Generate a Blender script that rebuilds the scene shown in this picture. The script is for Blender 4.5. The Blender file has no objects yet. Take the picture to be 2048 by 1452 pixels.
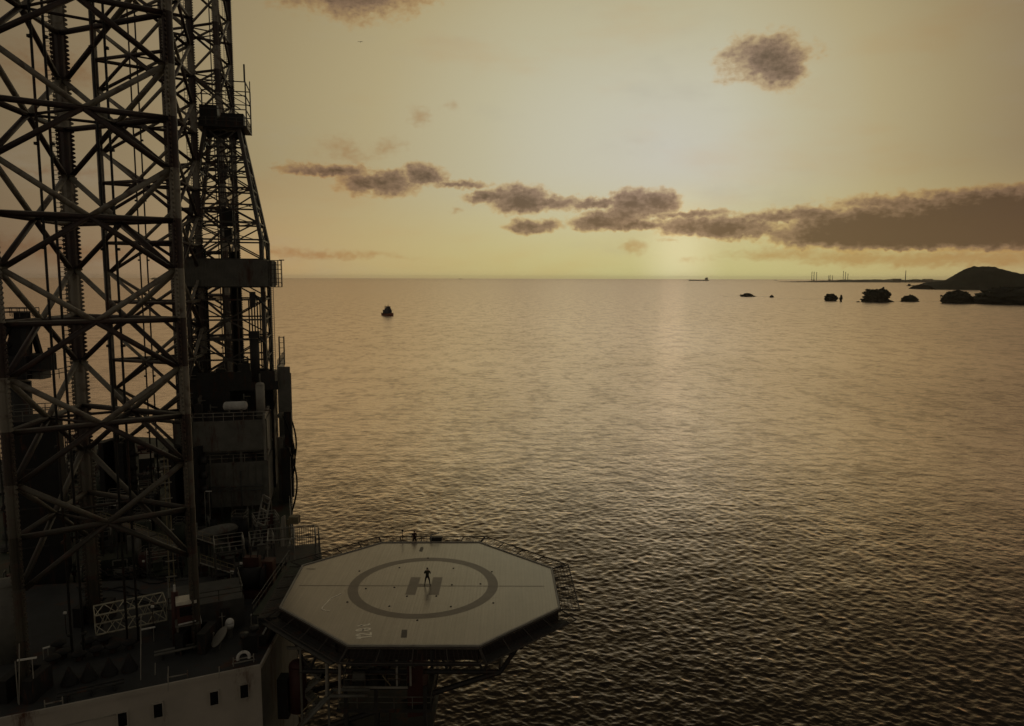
import bpy, math, random
import numpy as np
from mathutils import Vector, Matrix
random.seed(7)
scene = bpy.context.scene
COL = scene.collection
PI = math.pi
# ---------------------------------------------------------------- camera geometry
CAMZ = 62.0
FPX = 1500.0
PITCH = math.radians(6.5)
CP, SP = math.cos(PITCH), math.sin(PITCH)
def ray(px, py):
    u = (px - 1024.0) / FPX; v = (py - 726.0) / FPX
    return Vector((u, CP - v * SP, -(v * CP + SP)))
def G(px, py, z):
    d = ray(px, py); t = (z - CAMZ) / d.z
    return Vector((d.x * t, d.y * t, z))
def PY(px, py, Y):
    d = ray(px, py); t = Y / d.y
    return Vector((d.x * t, Y, CAMZ + d.z * t))
def PPL(px, py, a, b):
    """ray meets the vertical plane through a and b"""
    d = ray(px, py); n = Vector((b.y - a.y, a.x - b.x, 0))
    t = (n.x * a.x + n.y * a.y) / (n.x * d.x + n.y * d.y)
    return Vector((d.x * t, d.y * t, CAMZ + d.z * t))
def azel(px, py):
    d = ray(px, py)
    return math.degrees(math.atan2(d.x, d.y)), math.degrees(math.atan2(d.z, math.hypot(d.x, d.y)))

# ---------------------------------------------------------------- mesh builder
ORG = {}
class MB:
    def __init__(s): s.v = []; s.f = []
    def add(s, vs, fs):
        o = len(s.v); s.v += [tuple(p) for p in vs]; s.f += [tuple(i + o for i in f) for f in fs]; return s
    def hexa(s, p):
        return s.add(p, [(3,2,1,0),(4,5,6,7),(0,1,5,4),(1,2,6,5),(2,3,7,6),(3,0,4,7)])
    def box(s, c, size, rz=0.0, M=None):
        hx, hy, hz = size[0]/2, size[1]/2, size[2]/2
        pts = [Vector(q) for q in ((-hx,-hy,-hz),(hx,-hy,-hz),(hx,hy,-hz),(-hx,hy,-hz),(-hx,-hy,hz),(hx,-hy,hz),(hx,hy,hz),(-hx,hy,hz))]
        R = M if M is not None else Matrix.Rotation(rz, 3, 'Z')
        c = Vector(c); return s.hexa([c + R @ q for q in pts])
    def frame(s, a, b):
        d = (b - a).normalized(); up = Vector((0,0,1)) if abs(d.z) < .95 else Vector((0,1,0))
        x = d.cross(up).normalized(); y = x.cross(d).normalized(); return d, x, y
    def bar(s, a, b, w, h=None):
        a = Vector(a); b = Vector(b); h = h or w
        if (b-a).length < 1e-5: return s
        d, x, y = s.frame(a, b); x = x*w/2; y = y*h/2
        return s.hexa([a-x-y, a+x-y, a+x+y, a-x+y, b-x-y, b+x-y, b+x+y, b-x+y])
    def tube(s, a, b, r, n=8, r2=None, caps=True):
        a = Vector(a); b = Vector(b); r2 = r if r2 is None else r2
        if (b-a).length < 1e-5: return s
        d, x, y = s.frame(a, b)
        vs = []
        for c, rr in ((a, r), (b, r2)):
            for i in range(n):
                t = 2*PI*i/n; vs.append(c + x*math.cos(t)*rr + y*math.sin(t)*rr)
        fs = [(i, (i+1) % n, n+(i+1) % n, n+i) for i in range(n)]
        if caps: fs += [tuple(range(n))[::-1], tuple(range(n, 2*n))]
        return s.add(vs, fs)
    def path(s, pts, r, n=6):
        for a, b in zip(pts[:-1], pts[1:]): s.tube(a, b, r, n)
        return s
    def prism(s, poly, z0, z1):
        n = len(poly)
        vs = [(p[0], p[1], z0) for p in poly] + [(p[0], p[1], z1) for p in poly]
        area = sum(poly[i][0]*poly[(i+1) % n][1]-poly[(i+1) % n][0]*poly[i][1] for i in range(n))
        r = list(range(n))
        fs = [tuple(r[::-1]), tuple(i+n for i in r)] + [(i, (i+1) % n, n+(i+1) % n, n+i) for i in range(n)]
        if area < 0: fs = [f[::-1] for f in fs]
        return s.add(vs, fs)
    def ball(s, c, r, n=12, m=8, sc=(1,1,1), lo=-PI/2):
        c = Vector(c); vs = []; fs = []
        for j in range(m+1):
            t = lo + (PI/2-lo)*j/m
            for i in range(n):
                p = 2*PI*i/n
                vs.append(c + Vector((math.cos(t)*math.cos(p)*r*sc[0], math.cos(t)*math.sin(p)*r*sc[1], math.sin(t)*r*sc[2])))
        for j in range(m):
            for i in range(n): fs.append((j*n+i, j*n+(i+1) % n, (j+1)*n+(i+1) % n, (j+1)*n+i))
        fs.append(tuple(range(n))[::-1])
        return s.add(vs, fs)
    def rail(s, pts, h=1.1, r=.035, gap=1.6, closed=False):
        pts = [Vector(p) for p in pts]
        if closed: pts.append(pts[0])
        for a, b in zip(pts[:-1], pts[1:]):
            for k in (1.0, .55): s.tube(a+Vector((0,0,h*k)), b+Vector((0,0,h*k)), r, 4)
            n = max(1, int((b-a).length/gap))
            for i in range(n+1):
                q = a.lerp(b, i/n); s.tube(q, q+Vector((0,0,h)), r, 4)
        return s
    def build(s, name, mat, parent=None, smooth=False):
        o0 = ORG.get(parent.name, Vector((0,0,0))) if parent else Vector((0,0,0))
        me = bpy.data.meshes.new(name)
        me.from_pydata([(p[0]-o0.x, p[1]-o0.y, p[2]-o0.z) for p in s.v], [], s.f)
        if smooth: me.polygons.foreach_set('use_smooth', [True]*len(me.polygons))
        for m in (mat if isinstance(mat, (list, tuple)) else [mat]): me.materials.append(m)
        me.update()
        o = bpy.data.objects.new(name, me); COL.objects.link(o)
        if parent: o.parent = parent
        ORG[o.name] = o0
        return o
def tag(o, label, cat, group=None, kind=None):
    if label: o['label'] = label
    if cat: o['category'] = cat
    if group: o['group'] = group
    if kind: o['kind'] = kind
    return o
def thing(name, label, cat, loc, group=None):
    o = bpy.data.objects.new(name, None); COL.objects.link(o)
    o.location = Vector(loc); o.empty_display_size = .5
    ORG[o.name] = Vector(loc)
    return tag(o, label, cat, group)
def copy_tree(o, parent=None):
    c = o.copy(); COL.objects.link(c)
    if parent: c.parent = parent
    for ch in [x for x in bpy.data.objects if x.parent == o]: copy_tree(ch, c)
    return c

# ---------------------------------------------------------------- materials
def new_mat(name):
    m = bpy.data.materials.new(name); m.use_nodes = True
    nt = m.node_tree; b = nt.nodes['Principled BSDF']; return m, nt, b
def mat(name, col, rough=.6, metal=0.0, var=.25, scale=1.2, rust=0.0, spec=.4, bump=0.0, emit=None):
    m, nt, b = new_mat(name); N = nt.nodes; L = nt.links
    tc = N.new('ShaderNodeTexCoord')
    n1 = N.new('ShaderNodeTexNoise'); n1.inputs['Scale'].default_value = scale; n1.inputs['Detail'].default_value = 6; n1.inputs['Roughness'].default_value = .65
    L.new(tc.outputs['Object'], n1.inputs['Vector'])
    r = N.new('ShaderNodeValToRGB'); e = r.color_ramp.elements
    e[0].position = .3; e[1].position = .7
    e[0].color = tuple(c*(1-var) for c in col)+(1,); e[1].color = tuple(min(1, c*(1+var)) for c in col)+(1,)
    L.new(n1.outputs['Fac'], r.inputs['Fac']); out = r.outputs['Color']
    if rust > 0:
        n2 = N.new('ShaderNodeTexNoise'); n2.inputs['Scale'].default_value = scale*.6; n2.inputs['Detail'].default_value = 8; n2.inputs['Roughness'].default_value = .75
        mp = N.new('ShaderNodeMapping'); mp.inputs['Scale'].default_value = (1,1,.25); mp.inputs['Location'].default_value = (3.3,1.7,5)
        L.new(tc.outputs['Object'], mp.inputs['Vector']); L.new(mp.outputs['Vector'], n2.inputs['Vector'])
        r2 = N.new('ShaderNodeValToRGB'); r2.color_ramp.elements[0].position = .62-rust*.25; r2.color_ramp.elements[1].position = .72-rust*.2
        L.new(n2.outputs['Fac'], r2.inputs['Fac'])
        mx = N.new('ShaderNodeMix'); mx.data_type = 'RGBA'; mx.inputs[7].default_value = (.09,.035,.018,1)
        L.new(r2.outputs['Color'], mx.inputs[0]); L.new(out, mx.inputs[6]); out = mx.outputs[2]
    L.new(out, b.inputs['Base Color'])
    b.inputs['Roughness'].default_value = rough; b.inputs['Metallic'].default_value = metal
    b.inputs['Specular IOR Level'].default_value = spec
    if bump:
        bp = N.new('ShaderNodeBump'); bp.inputs['Strength'].default_value = bump; bp.inputs['Distance'].default_value = .05
        L.new(n1.outputs['Fac'], bp.inputs['Height']); L.new(bp.outputs['Normal'], b.inputs['Normal'])
    if emit:
        b.inputs['Emission Color'].default_value = tuple(emit[:3])+(1,); b.inputs['Emission Strength'].default_value = emit[3]
    return m
MT = {}
MT['dark'] = mat('dark_painted_steel', (.035,.034,.03), .55, rust=.35)
MT['black'] = mat('black_grimy_steel', (.015,.014,.013), .7, rust=.2)
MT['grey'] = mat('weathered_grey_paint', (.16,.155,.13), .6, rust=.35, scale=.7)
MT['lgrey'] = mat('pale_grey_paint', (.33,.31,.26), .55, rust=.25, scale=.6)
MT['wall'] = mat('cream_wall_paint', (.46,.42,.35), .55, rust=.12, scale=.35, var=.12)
MT['white'] = mat('white_paint', (.72,.70,.64), .4, rust=.1)
MT['red'] = mat('faded_red_paint', (.07,.024,.018), .6, rust=.4)
MT['yellow'] = mat('faded_yellow_paint', (.26,.22,.13), .6, rust=.35)
MT['green'] = mat('dull_green_deck_paint', (.045,.055,.035), .7, rust=.4, scale=.5)
MT['roof'] = mat('dark_roof_deck_paint', (.042,.044,.043), .75, rust=.3, scale=.35)
MT['glass'] = mat('dark_window_glass', (.01,.01,.011), .08, spec=.6, var=.1)
MT['derrick'] = mat('galvanised_lattice_steel', (.10,.095,.085), .55, metal=.2, rust=.4)
MT['skin'] = mat('skin', (.35,.2,.14), .5, var=.05)
MT['olive'] = mat('olive_jacket_cloth', (.045,.05,.03), .85, var=.15, scale=9)
MT['maroon'] = mat('dark_red_coverall_cloth', (.045,.018,.015), .85, var=.15, scale=9)
MT['trouser'] = mat('dark_trouser_cloth', (.018,.018,.02), .85, var=.15, scale=9)
MT['hair'] = mat('dark_hair', (.01,.008,.007), .5, var=.1)
MT['lamp'] = mat('white_lamp_tube', (.8,.78,.7), .3, var=.02)
# ---------------------------------------------------------------- camera, render, world, sun
cam_d = bpy.data.cameras.new('camera'); cam = bpy.data.objects.new('camera', cam_d); COL.objects.link(cam)
cam_d.sensor_width = 36; cam_d.lens = FPX/2048*36; cam_d.clip_end = 200000; cam_d.clip_start = .5
cam.location = (0,0,CAMZ); cam.rotation_euler = (PI/2-PITCH, 0, 0)
cam.rotation_euler = (Matrix.Rotation(math.radians(-0.15), 4, ray(1024,726)) @ cam.rotation_euler.to_matrix().to_4x4()).to_euler()
scene.camera = cam
vs_ = scene.view_settings; vs_.view_transform = 'Standard'; vs_.look = 'None'; vs_.exposure = 0; vs_.gamma = 1
scene.cycles.volume_bounces = 1; scene.cycles.max_bounces = 6; scene.cycles.sample_clamp_indirect = 4
scene.cycles.use_denoising = True
ZK_ = 2.5
GAZ, GEL = azel(1340, 300)          # centre of the glow
W = bpy.data.worlds.new('World'); scene.world = W; W.use_nodes = True; W.cycles.sampling_method = 'NONE'
nt = W.node_tree; N = nt.nodes; L = nt.links
for n in list(N): N.remove(n)
def setin(sock, v):
    if isinstance(v, bpy.types.NodeSocket): L.new(v, sock)
    else: sock.default_value = v
def M(op, a, b=None, c=None, clamp=False):
    n = N.new('ShaderNodeMath'); n.operation = op; n.use_clamp = clamp
    setin(n.inputs[0], a)
    if b is not None: setin(n.inputs[1], b)
    if c is not None: setin(n.inputs[2], c)
    return n.outputs[0]
def VM(op, a, b=None):
    n = N.new('ShaderNodeVectorMath'); n.operation = op
    setin(n.inputs[0], a)
    if b is not None: setin(n.inputs[1], b)
    return n.outputs['Value'] if op in ('LENGTH', 'DOT_PRODUCT') else n.outputs['Vector']
def MIX(f, a, b, mode='MIX'):
    n = N.new('ShaderNodeMix'); n.data_type = 'RGBA'; n.blend_type = mode
    setin(n.inputs[0], f); setin(n.inputs[6], a); setin(n.inputs[7], b); return n.outputs[2]
def SM(x, lo, hi, a=0.0, b=1.0):
    n = N.new('ShaderNodeMapRange'); n.interpolation_type = 'SMOOTHSTEP'
    setin(n.inputs[0], x); n.inputs[1].default_value = lo; n.inputs[2].default_value = hi
    n.inputs[3].default_value = a; n.inputs[4].default_value = b; return n.outputs[0]
def RAMP(x, stops):
    n = N.new('ShaderNodeValToRGB'); L.new(x, n.inputs[0]); e = n.color_ramp.elements
    e[0].position = stops[0][0]; e[0].color = stops[0][1]+(1,)
    e[1].position = stops[-1][0]; e[1].color = stops[-1][1]+(1,)
    for p, c in stops[1:-1]:
        q = e.new(p); q.color = c+(1,)
    return n.outputs[0]
tc = N.new('ShaderNodeTexCoord'); sep = N.new('ShaderNodeSeparateXYZ'); L.new(tc.outputs['Generated'], sep.inputs[0])
X_, Y_, Z_ = sep.outputs
az = M('MULTIPLY', M('ARCTAN2', X_, Y_), 180/PI)
el = M('MULTIPLY', M('ARCSINE', Z_), 180/PI)
ela = M('ABSOLUTE', el)
def N_AE():
    c_ = N.new('ShaderNodeCombineXYZ'); L.new(az, c_.inputs[0]); L.new(el, c_.inputs[1]); return c_.outputs[0]
# glow distance (degrees), stretched so the glow is wider than high
dv = VM('DOT_PRODUCT', tc.outputs['Generated'], (math.sin(math.radians(GAZ))*math.cos(math.radians(GEL)), math.cos(math.radians(GAZ))*math.cos(math.radians(GEL)), math.sin(math.radians(GEL))))
ang = M('MULTIPLY', M('ARCCOSINE', M('MINIMUM', dv, .99999)), 180/PI)
dele = M('MAXIMUM', M('SUBTRACT', el, GEL), 0.0)
s_ = M('ADD', ang, M('MULTIPLY', M('MULTIPLY', dele, dele), .023))
s_ = M('ADD', s_, M('MULTIPLY', M('MAXIMUM', M('SUBTRACT', el, 27.0), 0.0), ZK_))
s_ = M('ADD', s_, M('MULTIPLY', M('MAXIMUM', M('SUBTRACT', GEL, el), 0.0), -.12))
s_ = M('SUBTRACT', s_, M('MULTIPLY', SM(M('ABSOLUTE', M('SUBTRACT', az, GAZ)), 0.0, 13.0), 3.6))
s_ = M('ADD', s_, M('MULTIPLY', M('MAXIMUM', M('SUBTRACT', az, 15.0), 0.0), .75))
sn = M('DIVIDE', s_, 180.0)
glow = RAMP(sn, [(0,(.54,.53,.45)),(5/180,(.53,.51,.39)),(10/180,(.49,.45,.30)),(18/180,(.425,.355,.20)),(26/180,(.34,.27,.145)),
                 (34/180,(.265,.20,.112)),(42/180,(.19,.14,.08)),(55/180,(.12,.09,.055)),(80/180,(.105,.088,.066)),(120/180,(.145,.130,.108)),(165/180,(.145,.130,.108)),(1,(.060,.054,.044))])
# warm band at the horizon
hz = SM(ela, 0.0, 8.5, 1.0, 0.0)
azf = SM(M('ABSOLUTE', M('SUBTRACT', az, GAZ)), 0, 65)
hcol = RAMP(azf, [(0,(.56,.51,.20)),(.22,(.52,.41,.175)),(.42,(.48,.32,.145)),(.6,(.30,.20,.11)),(.85,(.15,.10,.06)),(1,(.07,.05,.035))])
sky = MIX(M('MULTIPLY', hz, .85), glow, hcol)
# the sun itself glows low behind the clouds
sa, se_ = azel(1358, 512)
dsun = VM('LENGTH', VM('MULTIPLY', VM('SUBTRACT', N_AE(), (sa, se_, 0)), (1.0, .62, 0)))
sky = MIX(M('MULTIPLY', SM(dsun, 0.0, 3.8, 1.0, 0.0), .60), sky, (.78,.71,.42,1))
# high thin veil
cv = N.new('ShaderNodeCombineXYZ'); L.new(az, cv.inputs[0]); L.new(el, cv.inputs[1]); AE = cv.outputs[0]
def NOISE(vec, scale, detail, rough, sc=(1,1,1), loc=(0,0,0)):
    mp = N.new('ShaderNodeMapping'); mp.inputs['Scale'].default_value = sc; mp.inputs['Location'].default_value = loc; L.new(vec, mp.inputs['Vector'])
    n = N.new('ShaderNodeTexNoise'); n.inputs['Scale'].default_value = scale; n.inputs['Detail'].default_value = detail; n.inputs['Roughness'].default_value = rough
    L.new(mp.outputs[0], n.inputs['Vector']); return n
veil = NOISE(AE, .09, 5, .6, (1,2.4,1), (5,3,0))
sky = MIX(M('MULTIPLY', SM(veil.outputs['Fac'], .52, .78), .22), sky, (.33,.30,.25,1))
pink = NOISE(AE, .12, 5, .6, (.6,2.0,1), (1,9,4))
sky = MIX(M('MULTIPLY', SM(pink.outputs['Fac'], .5, .75), .35), sky, MIX(1.0, sky, (1.0,.82,.70,1), 'MULTIPLY'))
# clouds: (px, py, rx, ry_up, ry_down, k)
CL = [(565,336,34,4,4,.6),(665,343,85,15,9,.95),(755,365,72,22,24,1.1),(848,352,42,24,16,1.1),(915,368,50,7,7,.7),(950,371,30,3,3,.5),
 (1040,405,62,32,20,1.3),(975,396,42,12,10,1.0),(1110,405,60,14,14,.9),(1190,406,80,10,12,.9),(1262,410,48,26,26,1.15),(1315,405,42,26,20,1.2),(1245,432,46,24,20,1.0),(1385,425,80,8,8,.75),
 (1060,453,44,15,13,1.0),(1110,451,20,9,7,.5),(1195,448,48,24,12,1.15),(1270,452,72,13,9,1.0),(1375,455,60,24,16,1.2),(1450,456,90,24,18,1.3),(1510,462,34,14,10,.8),
 (1560,432,110,14,10,.85),(1640,428,90,18,16,.9),(1640,470,90,40,22,1.4),(1740,462,190,45,30,2.0),(1900,470,300,62,24,2.6),(2010,450,240,70,44,2.8),(1830,405,180,18,18,.7),(1950,390,170,18,22,.75),(1660,412,28,10,8,.5),
 (1532,112,75,44,44,.95),(1560,135,46,34,34,.9),(1500,100,50,26,30,.7),(700,-12,120,50,44,.78),(800,-6,60,40,30,.5),
 (695,304,66,30,24,.42),(768,290,34,24,22,.36),(834,232,24,22,22,.42),(895,210,18,12,12,.3),(1272,494,30,14,18,.55),(1332,483,20,6,5,.45),(912,420,16,9,8,.5),(1585,508,140,20,16,.55),(1380,518,40,8,8,.3),
 (1900,516,300,24,18,.69),(1700,515,130,24,16,.6),(650,510,170,12,10,.55),(100,500,330,30,30,.4),(60,342,180,12,12,.38),(110,140,120,60,50,.4)]
wn = NOISE(AE, .38, 4, .6)
warp = VM('MULTIPLY', VM('SUBTRACT', wn.outputs['Color'], (.5,.5,.5)), (2.6,1.0,0))
AW = VM('ADD', AE, warp)
F = None; FA = None
hw = NOISE(AE, 1.5, 4, .6, (1,1,1), (7,1,3)); AW = VM('ADD', AW, VM('MULTIPLY', VM('SUBTRACT', hw.outputs['Color'], (.5,.5,.5)), (1.1,.8,0)))
for (cx, cy, rx, ru, rd, k) in CL:
    a, e = azel(cx, cy); a1, _ = azel(cx+rx, cy); a0, _ = azel(cx-rx, cy); _, e1 = azel(cx, cy-ru); _, e0 = azel(cx, cy+rd)
    ra = (a1-a0)/2*1.28; eu = (e1-e)*1.28; ed = (e-e0)*1.28
    d = VM('SUBTRACT', AW, (a, e, 0))
    ln = VM('LENGTH', VM('MAXIMUM', VM('MULTIPLY', d, (1/ra, 1/eu, 0)), VM('MULTIPLY', d, (-1/ra, -1/ed, 0))))
    f = M('MULTIPLY_ADD', ln, -k, k)
    if k < .7: FA = f if FA is None else M('MAXIMUM', FA, f)
    else: F = f if F is None else M('MAXIMUM', F, f)
fb = NOISE(AE, .55, 8, .62, (1,1.7,1), (2,7,1)); fb2 = NOISE(AE, 2.2, 5, .6, (1,1.6,1), (12,2,1))
fbm = M('ADD', M('MULTIPLY', M('SUBTRACT', fb.outputs['Fac'], .5), 1.05), M('MULTIPLY', M('SUBTRACT', fb2.outputs['Fac'], .5), .42))
FF = M('ADD', F, fbm)
D = SM(FF, .0, .50); rim = SM(FF, -.16, .24); D2 = SM(M('ADD', FF, M('MULTIPLY', M('SUBTRACT', fb2.outputs['Fac'], .5), 1.0)), .22, 1.15)
TH = SM(M('ADD', FA, M('MULTIPLY', fbm, .8)), .0, .6)
cl_rim = MIX(1.0, sky, (1.0,.78,.58,1), 'MULTIPLY')
cl_thin = MIX(1.0, sky, (.80,.60,.48,1), 'MULTIPLY')
cl_mid = MIX(1.0, MIX(.35, sky, (.40,.33,.26,1)), (.56,.44,.42,1), 'MULTIPLY')
cl_dark = MIX(1.0, MIX(.3, sky, (.30,.26,.22,1)), (.27,.215,.205,1), 'MULTIPLY')
sky1 = MIX(M('MULTIPLY', TH, .85), sky, cl_thin)
sky2 = MIX(M('MULTIPLY', rim, .8), sky1, cl_rim)
sky2 = MIX(M('MULTIPLY', D, .97), sky2, MIX(D2, cl_mid, cl_dark))
# below the horizon: dark
sky2 = MIX(SM(el, -1.5, -.3, 1.0, 0.0), sky2, (.05,.04,.03,1))
# a little of the physical low-sun sky on top
nish = N.new('ShaderNodeTexSky'); nish.sky_type = 'NISHITA'; nish.sun_disc = False
nish.sun_elevation = math.radians(2.5); nish.sun_rotation = math.radians(GAZ); nish.air_density = 1.5; nish.dust_density = 3
bgA = N.new('ShaderNodeBackground'); bgB = N.new('ShaderNodeBackground'); L.new(sky2, bgA.inputs[0]); L.new(nish.outputs[0], bgB.inputs[0])
bgA.inputs[1].default_value = 1.0; bgB.inputs[1].default_value = .0015
ad = N.new('ShaderNodeAddShader'); L.new(bgA.outputs[0], ad.inputs[0]); L.new(bgB.outputs[0], ad.inputs[1])
wo = N.new('ShaderNodeOutputWorld'); L.new(ad.outputs[0], wo.inputs[0])
sd = bpy.data.lights.new('sun', 'SUN'); sun = bpy.data.objects.new('sun', sd); COL.objects.link(sun)
sd.energy = .0016; sd.angle = math.radians(2); sd.color = (1,.82,.6)
SAZ, SEL = math.radians(GAZ+.4), math.radians(1.6)
sdir = Vector((math.sin(SAZ)*math.cos(SEL), math.cos(SAZ)*math.cos(SEL), math.sin(SEL)))
sun.rotation_euler = sdir.to_track_quat('Z', 'Y').to_euler(); sun.location = sdir*100+Vector((0,0,80))

# ---------------------------------------------------------------- sea
FK = 13.0; FO = 2.15; ROUGHFAR = .25
def make_sea():
    az0 = math.radians(40)
    A = np.concatenate([np.linspace(-az0, az0, 1250), np.linspace(az0, 2*PI-az0, 90)[1:-1]])
    rows = [8.0]
    while rows[-1] < 36000:
        r = rows[-1]
        dr = max(.16, r*r/(750*CAMZ)*.75)
        if r < 60: dr = max(dr, 3.0)
        elif r < 92: dr = max(dr, 1.2)
        rows.append(r+min(dr, r*.25))
    R = np.array(rows)
    th, rr = np.meshgrid(A, R)
    x = rr*np.sin(th); y = rr*np.cos(th)
    drs = np.gradient(R)[:, None]; sp = np.maximum(drs, rr*(2*az0/1250))
    rng = np.random.default_rng(23)
    z = np.zeros_like(x); dx = np.zeros_like(x); dy = np.zeros_like(x)
    kept = np.zeros_like(x)
    for i in range(120):
        lam = .7*(3.6/.7)**(rng.random()**1.1)
        ang = -PI/2 + rng.normal(0, 1.35) + .12
        s0 = .0172*(1.0 if lam < 2.4 else (2.4/lam)**1.0)
        a = s0*lam/(2*PI); k = 2*PI/lam
        w = np.clip((lam/(2.6*sp))-.5, 0, 1)
        kept = kept+w
        if w.max() <= 0: continue
        ph = k*(x*math.cos(ang)+y*math.sin(ang)) + rng.random()*2*PI
        c = np.cos(ph); s = np.sin(ph)
        z += w*a*c; dx -= w*a*math.cos(ang)*s*.9; dy -= w*a*math.sin(ang)*s*.9
    lost = np.clip(1-kept/120.0, 0, 1)*np.ones_like(x)
    x = x+dx; y = y+dy
    nr, na = x.shape
    co = np.stack([x, y, z], -1).reshape(-1, 3).astype(np.float32)
    co = np.vstack([co, [[0,0,0]]]).astype(np.float32)
    i = np.arange(nr-1)[:, None]; j = np.arange(na)[None, :]; j2 = (j+1) % na
    q = np.stack([i*na+j, (i+1)*na+j, (i+1)*na+j2, i*na+j2], -1).reshape(-1, 4)[:, ::-1]
    me = bpy.data.meshes.new('sea')
    jj = np.arange(na)
    tri = np.stack([np.full(na, nr*na), (jj+1) % na, jj], -1)
    me.vertices.add(len(co)); me.vertices.foreach_set('co', co.ravel())
    nl = q.size+tri.size; me.loops.add(nl); me.loops.foreach_set('vertex_index', np.concatenate([q.ravel(), tri.ravel()]).astype(np.int32))
    ls = np.concatenate([np.arange(len(q))*4, q.size+np.arange(len(tri))*3]).astype(np.int32)
    me.polygons.add(len(ls)); me.polygons.foreach_set('loop_start', ls)
    me.update(calc_edges=True); me.validate()
    me.polygons.foreach_set('use_smooth', [True]*len(me.polygons))
    at_ = me.attributes.new('fine_chop', 'FLOAT', 'POINT'); at_.data.foreach_set('value', np.append(lost.ravel(), 0).astype(np.float32))
    o = bpy.data.objects.new('sea', me); COL.objects.link(o); o['kind'] = 'structure'
    o['label'] = 'choppy brown sea reaching to the horizon'
    m, nt, b = new_mat('sea_water'); N = nt.nodes; L = nt.links
    g = N.new('ShaderNodeNewGeometry')
    def noise(scale, sc, det=3, loc=(0,0,0)):
        mp = N.new('ShaderNodeMapping'); mp.inputs['Scale'].default_value = sc; mp.inputs['Location'].default_value = loc; L.new(g.outputs['Position'], mp.inputs['Vector'])
        n = N.new('ShaderNodeTexNoise'); n.inputs['Scale'].default_value = scale; n.inputs['Detail'].default_value = det; L.new(mp.outputs[0], n.inputs['Vector']); return n.outputs['Fac']
    slick = noise(.0035, (1,.55,1), 4, (40,13,0))
    sl = N.new('ShaderNodeMapRange'); sl.interpolation_type = 'SMOOTHSTEP'; L.new(slick, sl.inputs[0]); sl.inputs[1].default_value = .40; sl.inputs[2].default_value = .60; sl.inputs[3].default_value = .45; sl.inputs[4].default_value = 1.0
    def bump(h, dist, prev=None):
        bp = N.new('ShaderNodeBump'); bp.inputs['Distance'].default_value = dist; L.new(h, bp.inputs['Height']); L.new(sl.outputs[0], bp.inputs['Strength'])
        if prev: L.new(prev, bp.inputs['Normal'])
        return bp.outputs['Normal']
    n1 = bump(noise(.9, (.8,1.15,0), 4), .20)
    n2 = bump(noise(2.8, (.8,1.1,0), 2), .045, n1)
    n3 = bump(noise(.16, (.9,1.1,0), 4), .9, n2)
    N.remove(b); out = [n for n in N if n.type == 'OUTPUT_MATERIAL'][0]
    gl = N.new('ShaderNodeBsdfGlossy'); gl.distribution = 'MULTI_GGX'; rat = N.new('ShaderNodeAttribute'); rat.attribute_name = 'fine_chop'; rmr = N.new('ShaderNodeMapRange'); rmr.inputs[3].default_value = .08; rmr.inputs[4].default_value = ROUGHFAR; L.new(rat.outputs['Fac'], rmr.inputs[0]); L.new(rmr.outputs[0], gl.inputs['Roughness']); gl.inputs['Color'].default_value = (1.0,.86,.75,1)
    df = N.new('ShaderNodeBsdfDiffuse'); df.inputs['Color'].default_value = (.032,.026,.018,1)
    fr = N.new('ShaderNodeFresnel'); fr.inputs['IOR'].default_value = 1.36
    pw = N.new('ShaderNodeMath'); pw.operation = 'POWER'; pw.inputs[1].default_value = FO
    pk = N.new('ShaderNodeMath'); pk.operation = 'MULTIPLY'; pk.use_clamp = True; pk.inputs[1].default_value = FK; L.new(pw.outputs[0], pk.inputs[0])
    L.new(n3, gl.inputs['Normal']); L.new(n3, fr.inputs['Normal']); L.new(n3, df.inputs['Normal']); L.new(fr.outputs[0], pw.inputs[0])
    ms = N.new('ShaderNodeMixShader'); wp = noise(.06, (1,.6,0), 10, (9,4,0)); wr = N.new('ShaderNodeMapRange'); L.new(wp, wr.inputs[0]); wr.inputs[1].default_value = .36; wr.inputs[2].default_value = .64; wr.inputs[3].default_value = .84; wr.inputs[4].default_value = 1.15
    ws = noise(.22, (1,.75,0), 7, (1,4,0)); wq = N.new('ShaderNodeMapRange'); L.new(ws, wq.inputs[0]); wq.inputs[1].default_value = .35; wq.inputs[2].default_value = .65; wq.inputs[3].default_value = .80; wq.inputs[4].default_value = 1.15
    pm = N.new('ShaderNodeMath'); pm.operation = 'MULTIPLY'; L.new(pk.outputs[0], pm.inputs[0]); L.new(wr.outputs[0], pm.inputs[1])
    pn = N.new('ShaderNodeMath'); pn.operation = 'MULTIPLY'; pn.use_clamp = True; L.new(pm.outputs[0], pn.inputs[0]); L.new(wq.outputs[0], pn.inputs[1]); L.new(pn.outputs[0], ms.inputs[0]); L.new(df.outputs[0], ms.inputs[1]); L.new(gl.outputs[0], ms.inputs[2]); L.new(ms.outputs[0], out.inputs['Surface'])
    me.materials.append(m)
make_sea()
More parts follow.
